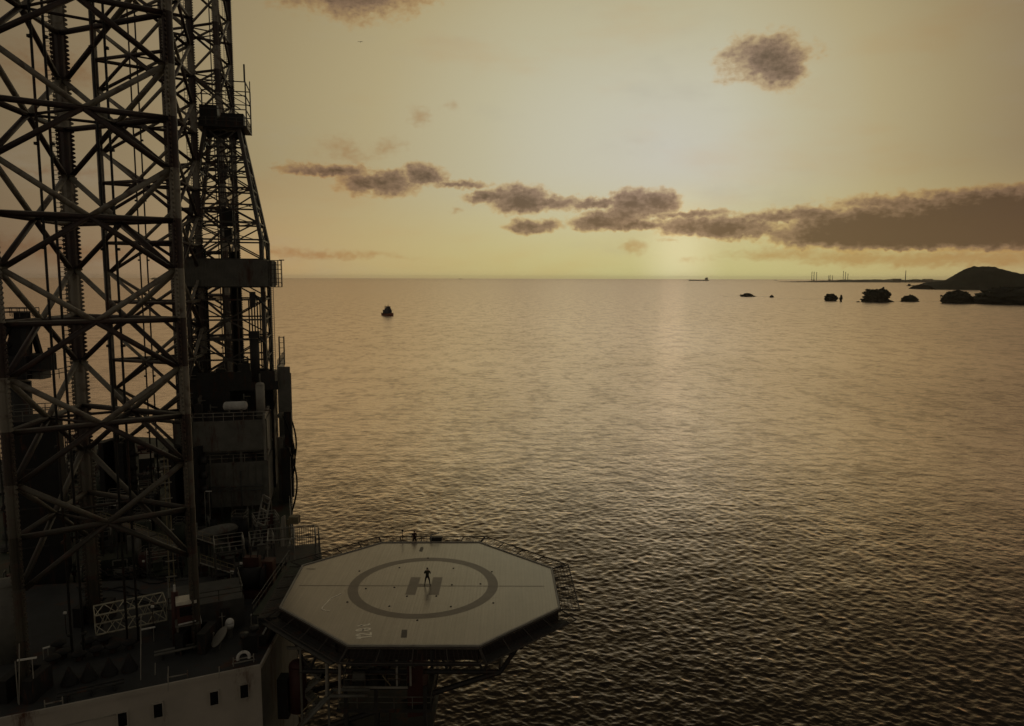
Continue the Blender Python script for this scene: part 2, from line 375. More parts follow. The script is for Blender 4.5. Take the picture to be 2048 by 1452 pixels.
# ================================================================ jack-up legs
def leg_material():
    m, nt, b = new_mat('banded_leg_paint'); N = nt.nodes; L = nt.links
    tc = N.new('ShaderNodeTexCoord'); sp = N.new('ShaderNodeSeparateXYZ'); L.new(tc.outputs['Object'], sp.inputs[0])
    def mt(op, a, bb):
        n = N.new('ShaderNodeMath'); n.operation = op
        for i, v in enumerate((a, bb)):
            if isinstance(v, (int, float)): n.inputs[i].default_value = v
            else: L.new(v, n.inputs[i])
        return n.outputs[0]
    nz = N.new('ShaderNodeTexNoise'); nz.inputs['Scale'].default_value = 1.3; nz.inputs['Detail'].default_value = 6; L.new(tc.outputs['Object'], nz.inputs['Vector'])
    z = mt('ADD', sp.outputs[2], -(LEV0+.15)+8.05*20)
    f = mt('FRACT', mt('DIVIDE', z, 8.05), 0); st = mt('LESS_THAN', f, .5)
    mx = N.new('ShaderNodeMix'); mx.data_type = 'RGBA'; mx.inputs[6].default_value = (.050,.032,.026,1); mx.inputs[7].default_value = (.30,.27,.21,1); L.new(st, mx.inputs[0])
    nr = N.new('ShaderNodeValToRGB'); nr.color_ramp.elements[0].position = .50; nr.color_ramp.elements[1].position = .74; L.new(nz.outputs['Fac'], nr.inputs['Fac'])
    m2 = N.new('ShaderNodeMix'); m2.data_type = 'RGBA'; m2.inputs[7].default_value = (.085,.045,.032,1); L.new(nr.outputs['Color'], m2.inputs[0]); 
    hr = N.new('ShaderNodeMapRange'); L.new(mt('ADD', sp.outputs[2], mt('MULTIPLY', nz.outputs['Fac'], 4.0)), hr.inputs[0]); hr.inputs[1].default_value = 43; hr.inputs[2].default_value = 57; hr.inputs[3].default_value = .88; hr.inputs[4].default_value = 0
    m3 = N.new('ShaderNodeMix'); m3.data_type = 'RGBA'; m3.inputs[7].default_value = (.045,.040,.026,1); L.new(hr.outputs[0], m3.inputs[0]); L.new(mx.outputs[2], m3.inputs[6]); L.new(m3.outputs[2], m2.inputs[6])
    L.new(m2.outputs[2], b.inputs['Base Color']); b.inputs['Roughness'].default_value = .5
    return m
BAY = 8.05; LEV0 = CAMZ-3.5-5*BAY
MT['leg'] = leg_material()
CHN = ((0,'L'),(1,'R'),(2,'F'))
S_LEG = 12.5
def make_leg(label, centre, a0, ztop, zmin=36):
    root = thing('jackup_leg', label, 'rig leg', (centre[0], centre[1], 0), 'lattice legs of the jack-up rig')
    c = Vector((centre[0], centre[1], 0)); R = S_LEG/math.sqrt(3)
    V = [c+Vector((math.cos(a0+k*2*PI/3), math.sin(a0+k*2*PI/3), 0))*R for k in range(3)]
    up = Vector((0,0,1)); zb = 16.0
    for k in range(3):
        m = MB(); p = V[k]; rad = (p-c).normalized(); tg = Vector((-rad.y, rad.x, 0))
        m.tube(p+up*zb, p+up*ztop, .40, 14)
        m.box(p+up*(zb+ztop)/2, (.9+.12, .13, ztop-zb), math.atan2(tg.y, tg.x))
        pitch = .36; n = int((ztop-zb)/pitch)
        for sgn in (-1, 1):
            for i in range(n):
                z = zb+i*pitch; q = p+tg*sgn*.50
                t0 = q+up*z; t1 = q+up*(z+pitch*.96); ti0 = q+tg*sgn*.23+up*(z+pitch*.34); ti1 = q+tg*sgn*.23+up*(z+pitch*.62)
                w = rad*.065
                m.hexa([t0-w, t0+w, ti0+w, ti0-w, t1-w, t1+w, ti1+w, ti1-w])
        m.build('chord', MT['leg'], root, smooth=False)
    nlev = int((ztop-LEV0)/BAY)+1
    for i in range(nlev+1):
        z = LEV0+i*BAY
        if z > ztop: break
        if z < zmin: continue
        mids = []
        for k in range(3):
            a, b = V[k], V[(k+1) % 3]; d = (b-a).normalized()*.4
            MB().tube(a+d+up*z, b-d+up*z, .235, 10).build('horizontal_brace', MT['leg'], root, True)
            mids.append((a+b)/2)
        pl = MB()
        for k in range(3): pl.tube(mids[k]+up*z, mids[(k+1) % 3]+up*z, .12, 8)
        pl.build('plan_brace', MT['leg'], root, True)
        for k in range(3):
            a, b = V[k], V[(k+1) % 3]
            for zz in (z+BAY/2, z-BAY/2):
                if zz > ztop or (zz < zb): continue
                dm = MB()
                for e, sg in ((a, 1), (b, -1)):
                    d = (b-a).normalized()*.4*sg
                    dm.tube(mids[k]+up*z, e+d+up*zz, .225, 10)
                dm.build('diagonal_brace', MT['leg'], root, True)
    # raw-water risers inside
    for off in ((1.1, 1.9), (-2.1, -.9)):
        m = MB()
        for dd in (-.42, .42):
            q = c+Vector((off[0]+dd, off[1]+dd*.3, 0)); m.tube(q+up*zb, q+up*ztop, .105, 8)
            for i in range(12):
                zz = 24+i*BAY; m.box(q+up*zz+Vector((.12 if dd > 0 else -.12, 0, 0)), (.3,.3,.22))
        m.build('riser_pipe', MT['dark'], root, True)
    m = MB()
    for dx in (-.22, .22): m.tube(c+V[1]*0+Vector((V[1].x-c.x+dx-.95, V[1].y-c.y, 0))+up*zb, c+Vector((V[1].x-c.x+dx-.95, V[1].y-c.y, 0))+up*ztop, .04, 4)
    for i in range(int((ztop-zb)/.4)):
        q = Vector((V[1].x-.95, V[1].y, zb+i*.4)); m.tube(q-Vector((.22,0,0)), q+Vector((.22,0,0)), .028, 4)
    m.build('ladder', MT['dark'], root)
    return root, V
leg1, V1 = make_leg('nearest lattice leg at the left edge, tallest and widest in the picture', (-34.5, 61.1), math.radians(7), 93, 40)
leg2, V2 = make_leg('middle lattice leg seen through the nearest leg, without the derrick before it', (-48.7, 105.2), math.radians(-50), 119)
leg3 = copy_tree(leg2); leg3.location = (-57.4, 144.7, 0)
leg3['label'] = 'farthest lattice leg rising behind the drilling derrick'

# ================================================================ hull
VX = Vector((.905,.425,0)); UY = Vector((-.425,.905,0))      # accommodation block axes
A0 = G(0,1445,30); B0 = G(523,1335,30); C0 = G(563,1257,30)
AW_ = A0-(B0-A0)*1.6
hull = thing('rig_hull', 'dark steel hull and main deck of the jack-up rig', 'rig hull', (-50,110,0))
HP = [tuple(G(x,y,28)[:2]) for x,y in ((566,1180),(590,1085),(583,1000),(577,930))]+[(-45,150),(-84,158),(-100,110),(-80,58),(-60,70)]
MB().prism([(p[0],p[1]) for p in HP], 12, 28).build('hull_body', MT['dark'], hull)
hb = [(p[0]*1.0, p[1]) for p in HP]
MB().prism([(-62+(x+62)*.995, 105+(y-105)*.995) for x, y in hb], 28.004, 28.1).build('main_deck', MT['green'], hull)
r_ = MB(); r_.rail([(p[0]-.3,p[1],28.1) for p in HP[:4]], 1.1, .04, 1.5); r_.build('railing', MT['lgrey'], hull)
# jacking towers at the legs
def jack_tower(V, idx, label, h0, h1, w=3.4):
    for k in idx:
        p = V[k]
        t = thing('jacking_tower', label[k] if isinstance(label, dict) else label, 'jacking tower', (p.x, p.y, h0), 'jacking towers round the leg chords')
        c = Vector((p.x, p.y, 0))
        m = MB()
        for sx in (-1, 1): m.box(c+Vector((sx*(w/2-.35), 0, (h0+h1)/2)), (.7, w, h1-h0))
        m.box(c+Vector((0, w/2-.1, (h0+h1)/2)), (w-1.4, .2, h1-h0))
        m.build('tower_frame', MT['black'], t)
        for i in range(int((h1-h0)/2)):
            for sx in (-1, 1):
                MB().tube(c+Vector((sx*(w/2), 0, h0+1.1+i*2)), c+Vector((sx*(w/2+.9), 0, h0+1.1+i*2)), .55, 12).build('jack_motor', MT['dark'], t, True)
jack_tower(V1, (0,1,2), {0:'black jacking tower round the right-hand chord of the nearest leg', 1:'black jacking tower round the far chord of the nearest leg', 2:'black jacking tower round the left-edge chord of the nearest leg'}, 30.0, 31.8, 2.6)
jack_tower(V2, (0,1,2), {0:'jacking tower at the near chord of the middle leg, behind the nearest leg', 1:'jacking tower at the rear chord of the middle leg', 2:'jacking tower at the left chord of the middle leg'}, 28.1, 39, 3.4)

# ================================================================ accommodation block
acc = thing('accommodation_block', 'cream accommodation block with small dark windows and a dark flat roof, bottom left', 'deck house', (-40,62,8))
poly = [AW_, B0, C0, C0+Vector((-1.5,9.5,0)), Vector((-33,77.5,0)), Vector((-58,74,0)), AW_+UY*26]
MB().prism([(p.x, p.y) for p in poly], 8, 29.9).build('wall', MT['wall'], acc)
inn = [Vector((-40,62,0))+(Vector((p.x,p.y,0))-Vector((-40,62,0)))*.998 for p in poly]
MB().prism([(p.x, p.y) for p in inn], 29.904, 30.0).build('roof', MT['roof'], acc)
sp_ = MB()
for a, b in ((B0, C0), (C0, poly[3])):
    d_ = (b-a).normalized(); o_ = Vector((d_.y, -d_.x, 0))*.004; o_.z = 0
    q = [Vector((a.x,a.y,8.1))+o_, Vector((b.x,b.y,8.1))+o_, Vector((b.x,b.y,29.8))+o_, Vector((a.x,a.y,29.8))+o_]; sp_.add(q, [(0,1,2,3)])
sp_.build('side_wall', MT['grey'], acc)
cp = MB()
for a, b in ((AW_, B0), (B0, C0), (C0, poly[3])):
    a = Vector((a.x, a.y, 30.06)); b = Vector((b.x, b.y, 30.06)); cp.bar(a, b, .16, .34)
cp.build('coaming', MT['wall'], acc)
bd = MB(); nrm = Vector((VX.y, -VX.x, 0)).normalized(); dn = (B0-A0).normalized(); nrm = Vector((dn.y, -dn.x, 0))
bd.bar(Vector((AW_.x, AW_.y, 28.6))+nrm*.03, Vector((A0.x, A0.y, 28.6)).lerp(Vector((B0.x, B0.y, 28.6)), .42)+nrm*.03, .05, .09)
bd.build('weld_strip', MT['lgrey'], acc)
for (px, py) in ((490,1383),(430,1397),(318,1422),(247,1440),(560,1345)):
    if px > 540: continue
    q = PPL(px, py, A0, B0)
    rz = math.atan2(dn.y, dn.x)
    w = MB().box(q+nrm*.02, (.62,.12,1.12), rz).build('window', MT['glass'], acc)
    f = MB()
    for sx in (-1, 1): f.box(q+nrm*.045+dn*sx*.35, (.09,.16,1.3), rz)
    for sz in (-1, 1): f.box(q+nrm*.045+Vector((0,0,sz*.605)), (.61,.155,.09), rz)
    f.build('frame', MT['wall'], w)

# ================================================================ derrick
DP = math.radians(13)
dv_ = Vector((math.cos(DP), math.sin(DP), 0)); du_ = Vector((-math.sin(DP), math.cos(DP), 0))
DC = Vector((-43.7,117,0))
ZB, ZK, ZT = 46.5, 67.5, 84.0
der = thing('drilling_derrick', 'dark lattice drilling derrick with a grey windwall band round its waist', 'derrick', (DC.x, DC.y, ZB))
def dcorner(i, z):
    w = 5.25 if z <= ZK else 5.25+(2.35-5.25)*(z-ZK)/(ZT-ZK)
    sx, sy = ((-1,-1),(1,-1),(1,1),(-1,1))[i]
    return DC+dv_*sx*w+du_*sy*w+Vector((0,0,z))
for i in range(4):
    m = MB(); m.bar(dcorner(i, ZB), dcorner(i, ZK), .55); m.bar(dcorner(i, ZK), dcorner(i, ZT), .5); m.build('leg_post', MT['derrick'], der)
zs = [ZB, 49.6, 52.6, 55.6, 58.6, 61.6, 64.6, ZK, 70.1, 72.7, 75.2, 77.6, 79.8, 82.0, ZT]
for j, z in enumerate(zs):
    g = MB()
    for i in range(4): g.bar(dcorner(i, z), dcorner((i+1) % 4, z), .24)
    if j % 2 == 0:
        for i in range(4): g.bar(dcorner(i, z).lerp(dcorner((i+1) % 4, z), .5), dcorner((i+1) % 4, z).lerp(dcorner((i+2) % 4, z), .5), .12)
    g.build('girt', MT['derrick'], der)
    if j < len(zs)-1:
        z2 = zs[j+1]
        for i in range(4):
            d = MB(); a, b = dcorner(i, z), dcorner((i+1) % 4, z); a2, b2 = dcorner(i, z2), dcorner((i+1) % 4, z2); mm = a2.lerp(b2, .5) if j % 2 == 0 else a.lerp(b, .5)
            if j % 2 == 0: d.bar(a, mm, .20); d.bar(b, mm, .20)
            else: d.bar(mm, a2, .20); d.bar(mm, b2, .20)
            if j > 6: d.bar(a, b2, .12)
            d.build('face_brace', MT['derrick'], der)
# windwall: four panels with an inner walkway
zw0, zw1 = 60.6, 64.5; ww = 6.3
for i in range(4):
    sx, sy = ((-1,-1),(1,-1),(1,1),(-1,1))[i]; tx, ty = ((1,-1),(1,1),(-1,1),(-1,-1))[i]
    a = DC+dv_*sx*ww+du_*sy*ww; b = DC+dv_*tx*ww+du_*ty*ww; e = (b-a).normalized()*.14
    p = MB(); p.bar(a+e+Vector((0,0,(zw0+zw1)/2)), b-e+Vector((0,0,(zw0+zw1)/2)), .14, zw1-zw0)
    n = int((b-a).length/.45); o = Vector((e.y, -e.x, 0)).normalized()*.10
    for k in range(n):
        q = (a+e).lerp(b-e, (k+.5)/n)+o; p.bar(q+Vector((0,0,zw0+.05)), q+Vector((0,0,zw1-.05)), .12, .08)
    p.build('windwall_panel', MT['grey'], der)
fl = MB(); fl.box(DC+Vector((0,0,zw0-.1))-du_*(ww-1.4), (2*ww,2.6,.16), DP); fl.box(DC+Vector((0,0,zw0-.1))+dv_*(ww-.7)+du_*1.2, (1.3,2*ww-2.7,.16), DP); fl.box(DC+Vector((0,0,zw0-.1))-dv_*(ww-.7)+du_*1.2, (1.3,2*ww-2.7,.16), DP)
fl.build('racking_board', MT['dark'], der)
# side cage right of the windwall
cg = MB(); q0 = DC+dv_*(ww+.95)-du_*(ww-1.0)
for ax in (-.75, -.25, .25, .75):
    for ay in (-.8, .8): q = q0+dv_*ax+du_*ay; cg.tube(q+Vector((0,0,zw0-.1)), q+Vector((0,0,zw1-.05)), .05, 4)
for z in np.linspace(zw0-.1, zw1-.05, 7):
    for ay in (-.8, .8): cg.tube(q0-dv_*.75+du_*ay+Vector((0,0,z)), q0+dv_*.75+du_*ay+Vector((0,0,z)), .04, 4)
    for ax in (-.75, .75): cg.tube(q0+dv_*ax-du_*.8+Vector((0,0,z)), q0+dv_*ax+du_*.8+Vector((0,0,z)), .04, 4)
cg.tube(q0+dv_*.5-du_*.8+Vector((0,0,zw1)), q0+dv_*1.25-du_*.8+Vector((0,0,zw1)), .08, 5)
cg.build('escape_cage', MT['derrick'], der)
# crown: deck, machinery, rails, gin pole
cr = MB(); cz = ZT
cr.box(DC+Vector((0,0,cz+.15)), (7.2,6.4,.3), DP)
cr.box(DC+dv_*-1.9-du_*1.0+Vector((0,0,cz+1.8)), (2.5,2.4,3.0), DP); cr.box(DC+dv_*1.4-du_*.6+Vector((0,0,cz+1.3)), (3.2,2.4,2.0), DP)
cr.box(DC+dv_*-.2-du_*.9+Vector((0,0,cz+.9)), (6.2,2.0,1.3), DP)
cr.build('crown_platform', MT['dark'], der)
for k in range(5):
    a = DC+dv_*(-2+k)+Vector((0,0,cz-.75)); MB().tube(a-du_*.9, a-du_*.62, .62, 16).build('crown_sheave', MT['dark'], der, True)
rr = MB(); hx, hy = 3.55, 3.15
rr.rail([DC+dv_*sx*hx+du_*sy*hy+Vector((0,0,cz+.3)) for sx, sy in ((-1,-1),(1,-1),(1,1),(-1,1))], 1.1, .05, 1.2, True); rr.build('crown_railing', MT['derrick'], der)
gp = MB()
for sx in (-1, 1):
    for sy in (-1, 1):
        q = DC+dv_*sx*hx+du_*sy*hy; gp.bar(q+Vector((0,0,cz)), q+Vector((0,0,cz+6.6)), .16)
for z in (cz+2.6, cz+4.6, cz+6.6):
    for a, b in (((-1,-1),(1,-1)),((1,-1),(1,1)),((1,1),(-1,1)),((-1,1),(-1,-1))):
        gp.bar(DC+dv_*a[0]*hx+du_*a[1]*hy+Vector((0,0,z)), DC+dv_*b[0]*hx+du_*b[1]*hy+Vector((0,0,z)), .13)
for sy in (-1, 1):
    gp.bar(DC-dv_*hx+du_*sy*hy+Vector((0,0,cz+6.6)), DC+dv_*.8*hx+du_*sy*hy+Vector((0,0,cz+2.6)), .13)
    gp.bar(DC-dv_*hx+du_*sy*hy+Vector((0,0,cz+4.0)), DC-dv_*.6+du_*sy*hy+Vector((0,0,cz+6.6)), .1)
    gp.bar(DC-dv_*.6+du_*sy*hy+Vector((0,0,cz+6.6)), DC+dv_*hx+du_*sy*hy+Vector((0,0,cz+4.4)), .1)
gp.bar(DC+dv_*hx*.98-du_*hy+Vector((0,0,cz+6.6)), DC+dv_*hx*.98-du_*hy+Vector((0,0,cz+9.1)), .2)
gp.bar(DC+dv_*hx+du_*hy+Vector((0,0,cz+6.6)), DC+dv_*hx+du_*hy+Vector((0,0,cz+8.2)), .12)
gp.build('gin_pole_frame', MT['derrick'], der)
ld = MB(); ql = DC+dv_*5.7+du_*4.4
for dx in (-.25,.25): ld.tube(ql+dv_*dx+Vector((0,0,ZB)), ql+dv_*dx+Vector((0,0,zw0)), .045, 4)
for i in range(40): ld.tube(ql-dv_*.25+Vector((0,0,ZB+i*.35)), ql+dv_*.25+Vector((0,0,ZB+i*.35)), .03, 4)
ld.build('ladder', MT['derrick'], der)
# things hanging or standing in the derrick
tb = thing('travelling_block', 'dark travelling block with top drive hanging on wires inside the derrick', 'hoist block', (DC.x, DC.y, 70))
m = MB()
m.box(DC+Vector((0,0,71)), (1.5,1.0,2.6), DP); m.box(DC+Vector((0,0,68.4)), (1.1,1.2,2.2), DP); m.build('block_housing', MT['dark'], tb)
m = MB()
for dx in (-.7,-.45,-.2,.2,.45,.7): m.tube(DC+dv_*dx+Vector((0,0,72)), DC+dv_*dx*1.4+Vector((0,0,ZT-.6)), .035, 4)
m.build('hoist_wire', MT['black'], tb)
m = MB(); m.tube(DC+Vector((0,0,47)), DC+Vector((0,0,67.4)), .13, 8); m.build('drill_string', MT['dark'], tb)
m = MB()
for dx in (-1.0, 1.0): m.bar(DC+dv_*dx-du_*.9+Vector((0,0,ZB)), DC+dv_*dx-du_*.9+Vector((0,0,ZT-1)), .22, .3)
m.build('guide_rail', MT['derrick'], der)
def stands(name, label, ox, oy, nx, ny, z1, st=.2):
    t = thing(name, label, 'drill pipe', (DC+dv_*ox+du_*oy+Vector((0,0,ZB))))
    m = MB()
    for i in range(nx):
        for j in range(ny):
            q = DC+dv_*(ox+i*st)+du_*(oy+j*st*1.6); m.tube(q+Vector((0,0,ZB)), q+Vector((0,0,z1)), .075, 5)
    m.build('pipe_stand', MT['black'], t)
stands('drill_pipe_rack', 'dense rack of drill pipe standing in the left part of the derrick', -4.6, -3.6, 9, 4, 66.2)
stands('drill_pipe_rack', 'narrow dark rack of drill pipe standing in the middle of the derrick', -.3, 2.2, 8, 4, 66.0)
stands('drill_pipe_rack', 'short loose rack of drill pipe at the right side of the derrick', 2.4, 1.2, 5, 2, 58.5, .42)

# ================================================================ cantilever / drill floor substructure
sub = thing('drill_floor_substructure', 'stepped dark substructure below the derrick with grey wind walls', 'drill floor', (-43,112,28))
def obox(m, ox, oy, z0, z1, sx, sy, c=DC): m.box(c+dv_*ox+du_*oy+Vector((0,0,(z0+z1)/2)), (sx, sy, z1-z0), DP); return m
m = MB(); obox(m, 0, 0, 45.2, 46.5, 14.2, 14.5); obox(m, -3, -5, 41.0, 45.196, 6.5, 5); obox(m, 1.2, 1, 29, 45.19, 9.6, 8); m.build('drill_floor', MT['dark'], sub)
m = MB(); obox(m, 7.05, .5, 41.5, 48.6, .22, 13.0); m.build('wind_wall', MT['lgrey'], sub)
m = MB(); obox(m, 8.0, -6.3, 41.6, 48.5, 1.7, .2); m.build('wind_wall', MT['grey'], sub)
m = MB(); obox(m, 8.3, -5.2, 28.1, 41.5, 1.1, 1.6); obox(m, 8.0, -8.4, 28.1, 36.4, 1.3, 1.2); m.build('outer_column', MT['dark'], sub)
m = MB(); obox(m, 1.2, -7.3, 46.5, 48.0, 11, .15); m.build('wind_wall', MT['dark'], sub)
m = MB(); obox(m, -.1, -11.7, 42.1, 42.3, 12.2, 8.0); m.build('lower_deck', MT['dark'], sub)
m = MB(); obox(m, -.1, -15.9, 38.1, 42.29, 11.4, .25); m.build('parapet_panel', MT['grey'], sub)
m = MB(); obox(m, 5.75, -12.2, 36.5, 43.0, .3, 7.2); m.build('parapet_panel', MT['lgrey'], sub)
m = MB(); obox(m, -.1, -12.0, 30.0, 36.3, 12.4, 7.0); m.build('machinery_house', MT['grey'], sub)
for k in range(12):
    m = MB(); obox(m, -5.6+k*1.0, -15.56, 30.3, 36.0, .09, .08); m.build('wall_rib', MT['grey'], sub)
m = MB()
for ox in (-6, -2.5, 2.5, 5.9):
    for oy in (-15.2, -8.6): obox(m, ox, oy, 36.3, 42.1, .35, .35)
for oy in (-15.2, -8.6): obox(m, 0, oy, 37.7, 38.0, 12.4, .3)
m.build('support_post', MT['grey'], sub)
m = MB(); obox(m, 7.2, -2, 28.1, 41.49, 1.0, 1.0); obox(m, 7.2, -8, 28.1, 38, .8, .8); obox(m, 6.9, 4, 28.1, 41.49, 1, 1)
for z in (33, 37, 41): obox(m, 7.2, -2, z, z+.3, .6, 12)
m.build('cantilever_column', MT['grey'], sub)
m = MB()
m.rail([DC+dv_*-6.1-du_*15.9+Vector((0,0,42.3)), DC+dv_*5.7-du_*15.9+Vector((0,0,42.3))], 1.1, .045, 1.3)
m.rail([DC+dv_*7.1-du_*6.9+Vector((0,0,48.6)), DC+dv_*7.1+du_*7+Vector((0,0,48.6))], 1.0, .045, 1.4)
m.rail([DC+dv_*-6.9-du_*7.1+Vector((0,0,46.5)), DC+dv_*7-du_*7.1+Vector((0,0,46.5))], 1.1, .045, 1.4)
m.rail([DC+dv_*-6.1-du_*15.4+Vector((0,0,36.3)), DC+dv_*6-du_*15.4+Vector((0,0,36.3))], 1.1, .045, 1.4)
m.build('railing', MT['lgrey'], sub)
m = MB()   # outboard stair tower and hoses on the sea side
for i, z in enumerate(np.arange(29, 43, 2.6)):
    s = 1 if i % 2 else -1
    q = DC+dv_*7.9+Vector((0,0,z)); a = q-du_*1.6*s; b = q+du_*1.6*s+Vector((0,0,2.6))
    m.bar(a, b, .7, .12); m.box(b, (1.1,1.1,.1), DP)
for sx in (7.4, 8.4):
    for sy in (-2.1, 2.1): m.bar(DC+dv_*sx+du_*sy+Vector((0,0,28.1)), DC+dv_*sx+du_*sy+Vector((0,0,46.5)), .12)
m.build('stair_tower', MT['derrick'], sub)
for k, (oy, z0) in enumerate(((-6.5, 41), (-5.6, 40), (-4.9, 42), (-9.5, 37))):
    pts = []
    for i in range(15):
        t = i/14; pts.append(DC+dv_*(7.7+1.3*math.sin(t*PI)+.2*k)+du_*(oy-1.5*t)+Vector((0,0,z0-11*t)))
    MB().path(pts, .13, 6).build('hanging_hose', MT['black'], sub, True)
m = MB()
for sx in (7.3, 8.0):
    for sy in (-5.5, -4.3): m.bar(DC+dv_*sx+du_*sy+Vector((0,0,48.6)), DC+dv_*sx+du_*sy+Vector((0,0,53.0)), .1)
for z in np.arange(48.9, 53.1, .8):
    m.bar(DC+dv_*7.3-du_*5.5+Vector((0,0,z)), DC+dv_*8.0-du_*5.5+Vector((0,0,z)), .08); m.bar(DC+dv_*8.0-du_*5.5+Vector((0,0,z)), DC+dv_*8.0-du_*4.3+Vector((0,0,z)), .08)
m.build('ladder', MT['derrick'], sub)
# tanks on the floors
q = PY(471, 813, 103.6)
t = thing('storage_tank', 'white horizontal tank lying on the ledge below the derrick', 'tank', q-Vector((0,0,.9)))
m = MB(); m.tube(q-dv_*1.25, q+dv_*1.25, .62, 18); m.ball(q-dv_*1.25, .62, 14, 6, (.6,1,1)); m.ball(q+dv_*1.25, .62, 14, 6, (.6,1,1)); m.build('shell', MT['white'], t, True)
m = MB()
for s in (-.8,.8): m.box(q+dv_*s-Vector((0,0,.75)), (.18,.9,.5), DP)
m.build('saddle', MT['grey'], t)
q = PY(521, 800, 104.5); q.z = 42.3
t = thing('pressure_vessel', 'tall pale vertical vessel with a domed top on the ledge below the derrick', 'vessel', q)
m = MB(); m.tube(q, q+Vector((0,0,4.6)), .60, 18); m.ball(q+Vector((0,0,4.6)), .60, 16, 6, (1,1,.7), 0); m.build('shell', MT['lgrey'], t, True)
m = MB(); m.tube(q+Vector((0,0,4.9)), q+Vector((0,0,6.2)), .12, 6); m.tube(q+Vector((.5,0,1)), q+Vector((1.4,0,1)), .12, 6); m.build('pipe', MT['grey'], t, True)
q = PY(508, 660, 111); q.z = 46.5
t = thing('mud_gas_separator', 'dark upright cylinder on the drill floor inside the right half of the derrick', 'vessel', q)
MB().tube(q, q+Vector((0,0,6.4)), .62, 14).build('shell', MT['dark'], t, True)
m = MB(); m.box(q+Vector((0,0,7.0)), (1.5,1.2,1.0), DP); m.tube(q+Vector((.2,0,7)), q+Vector((1.6,0,5.6)), .14, 6); m.build('head', MT['dark'], t)
q = PY(505, 600, 110)
t = thing('pipe_handler', 'dark pipe handling arm hanging below the windwall at the right of the derrick', 'pipe handler', q)
m = MB(); m.box(q, (.8,.8,2.2), DP); m.bar(q+Vector((0,0,1)), q+dv_*2.2-Vector((0,0,1.6)), .3); m.box(q+dv_*1.6+Vector((0,0,.4)), (.5,.5,1.5), DP); m.build('arm', MT['dark'], t)
# floor machinery (low dark shapes)
for k, (ox, oy, sx, sy, sz, lab) in enumerate(((-4.6,-6.2,2.2,1.8,2.0,'low dark winch box at the left edge of the drill floor'),(-1.2,-6.3,2.6,1.6,1.5,'wide dark machine box at the front of the drill floor'),(2.3,-6.2,1.7,1.6,2.6,'tall dark driller cabin near the right front of the drill floor'),(4.6,-5.8,1.5,1.5,1.4,'small dark machine box at the right front corner of the drill floor'))):
    q = DC+dv_*ox+du_*oy+Vector((0,0,46.5))
    t = thing('floor_machine', lab, 'drill floor machine', q)
    m = MB(); m.box(q+Vector((0,0,sz/2)), (sx,sy,sz), DP); m.box(q+Vector((.2,0,sz+.2)), (sx*.5,sy*.5,.4), DP); m.build('casing', MT['dark'], t)
    m = MB(); m.tube(q+Vector((-sx*.3,-sy/2-.02,sz*.5)), q+Vector((-sx*.3,-sy/2-.3,sz*.5)), .35, 12); m.tube(q+Vector((sx*.3,0,sz)), q+Vector((sx*.3,0,sz+1.1)), .1, 6); m.build('drum', MT['grey'], t, True)
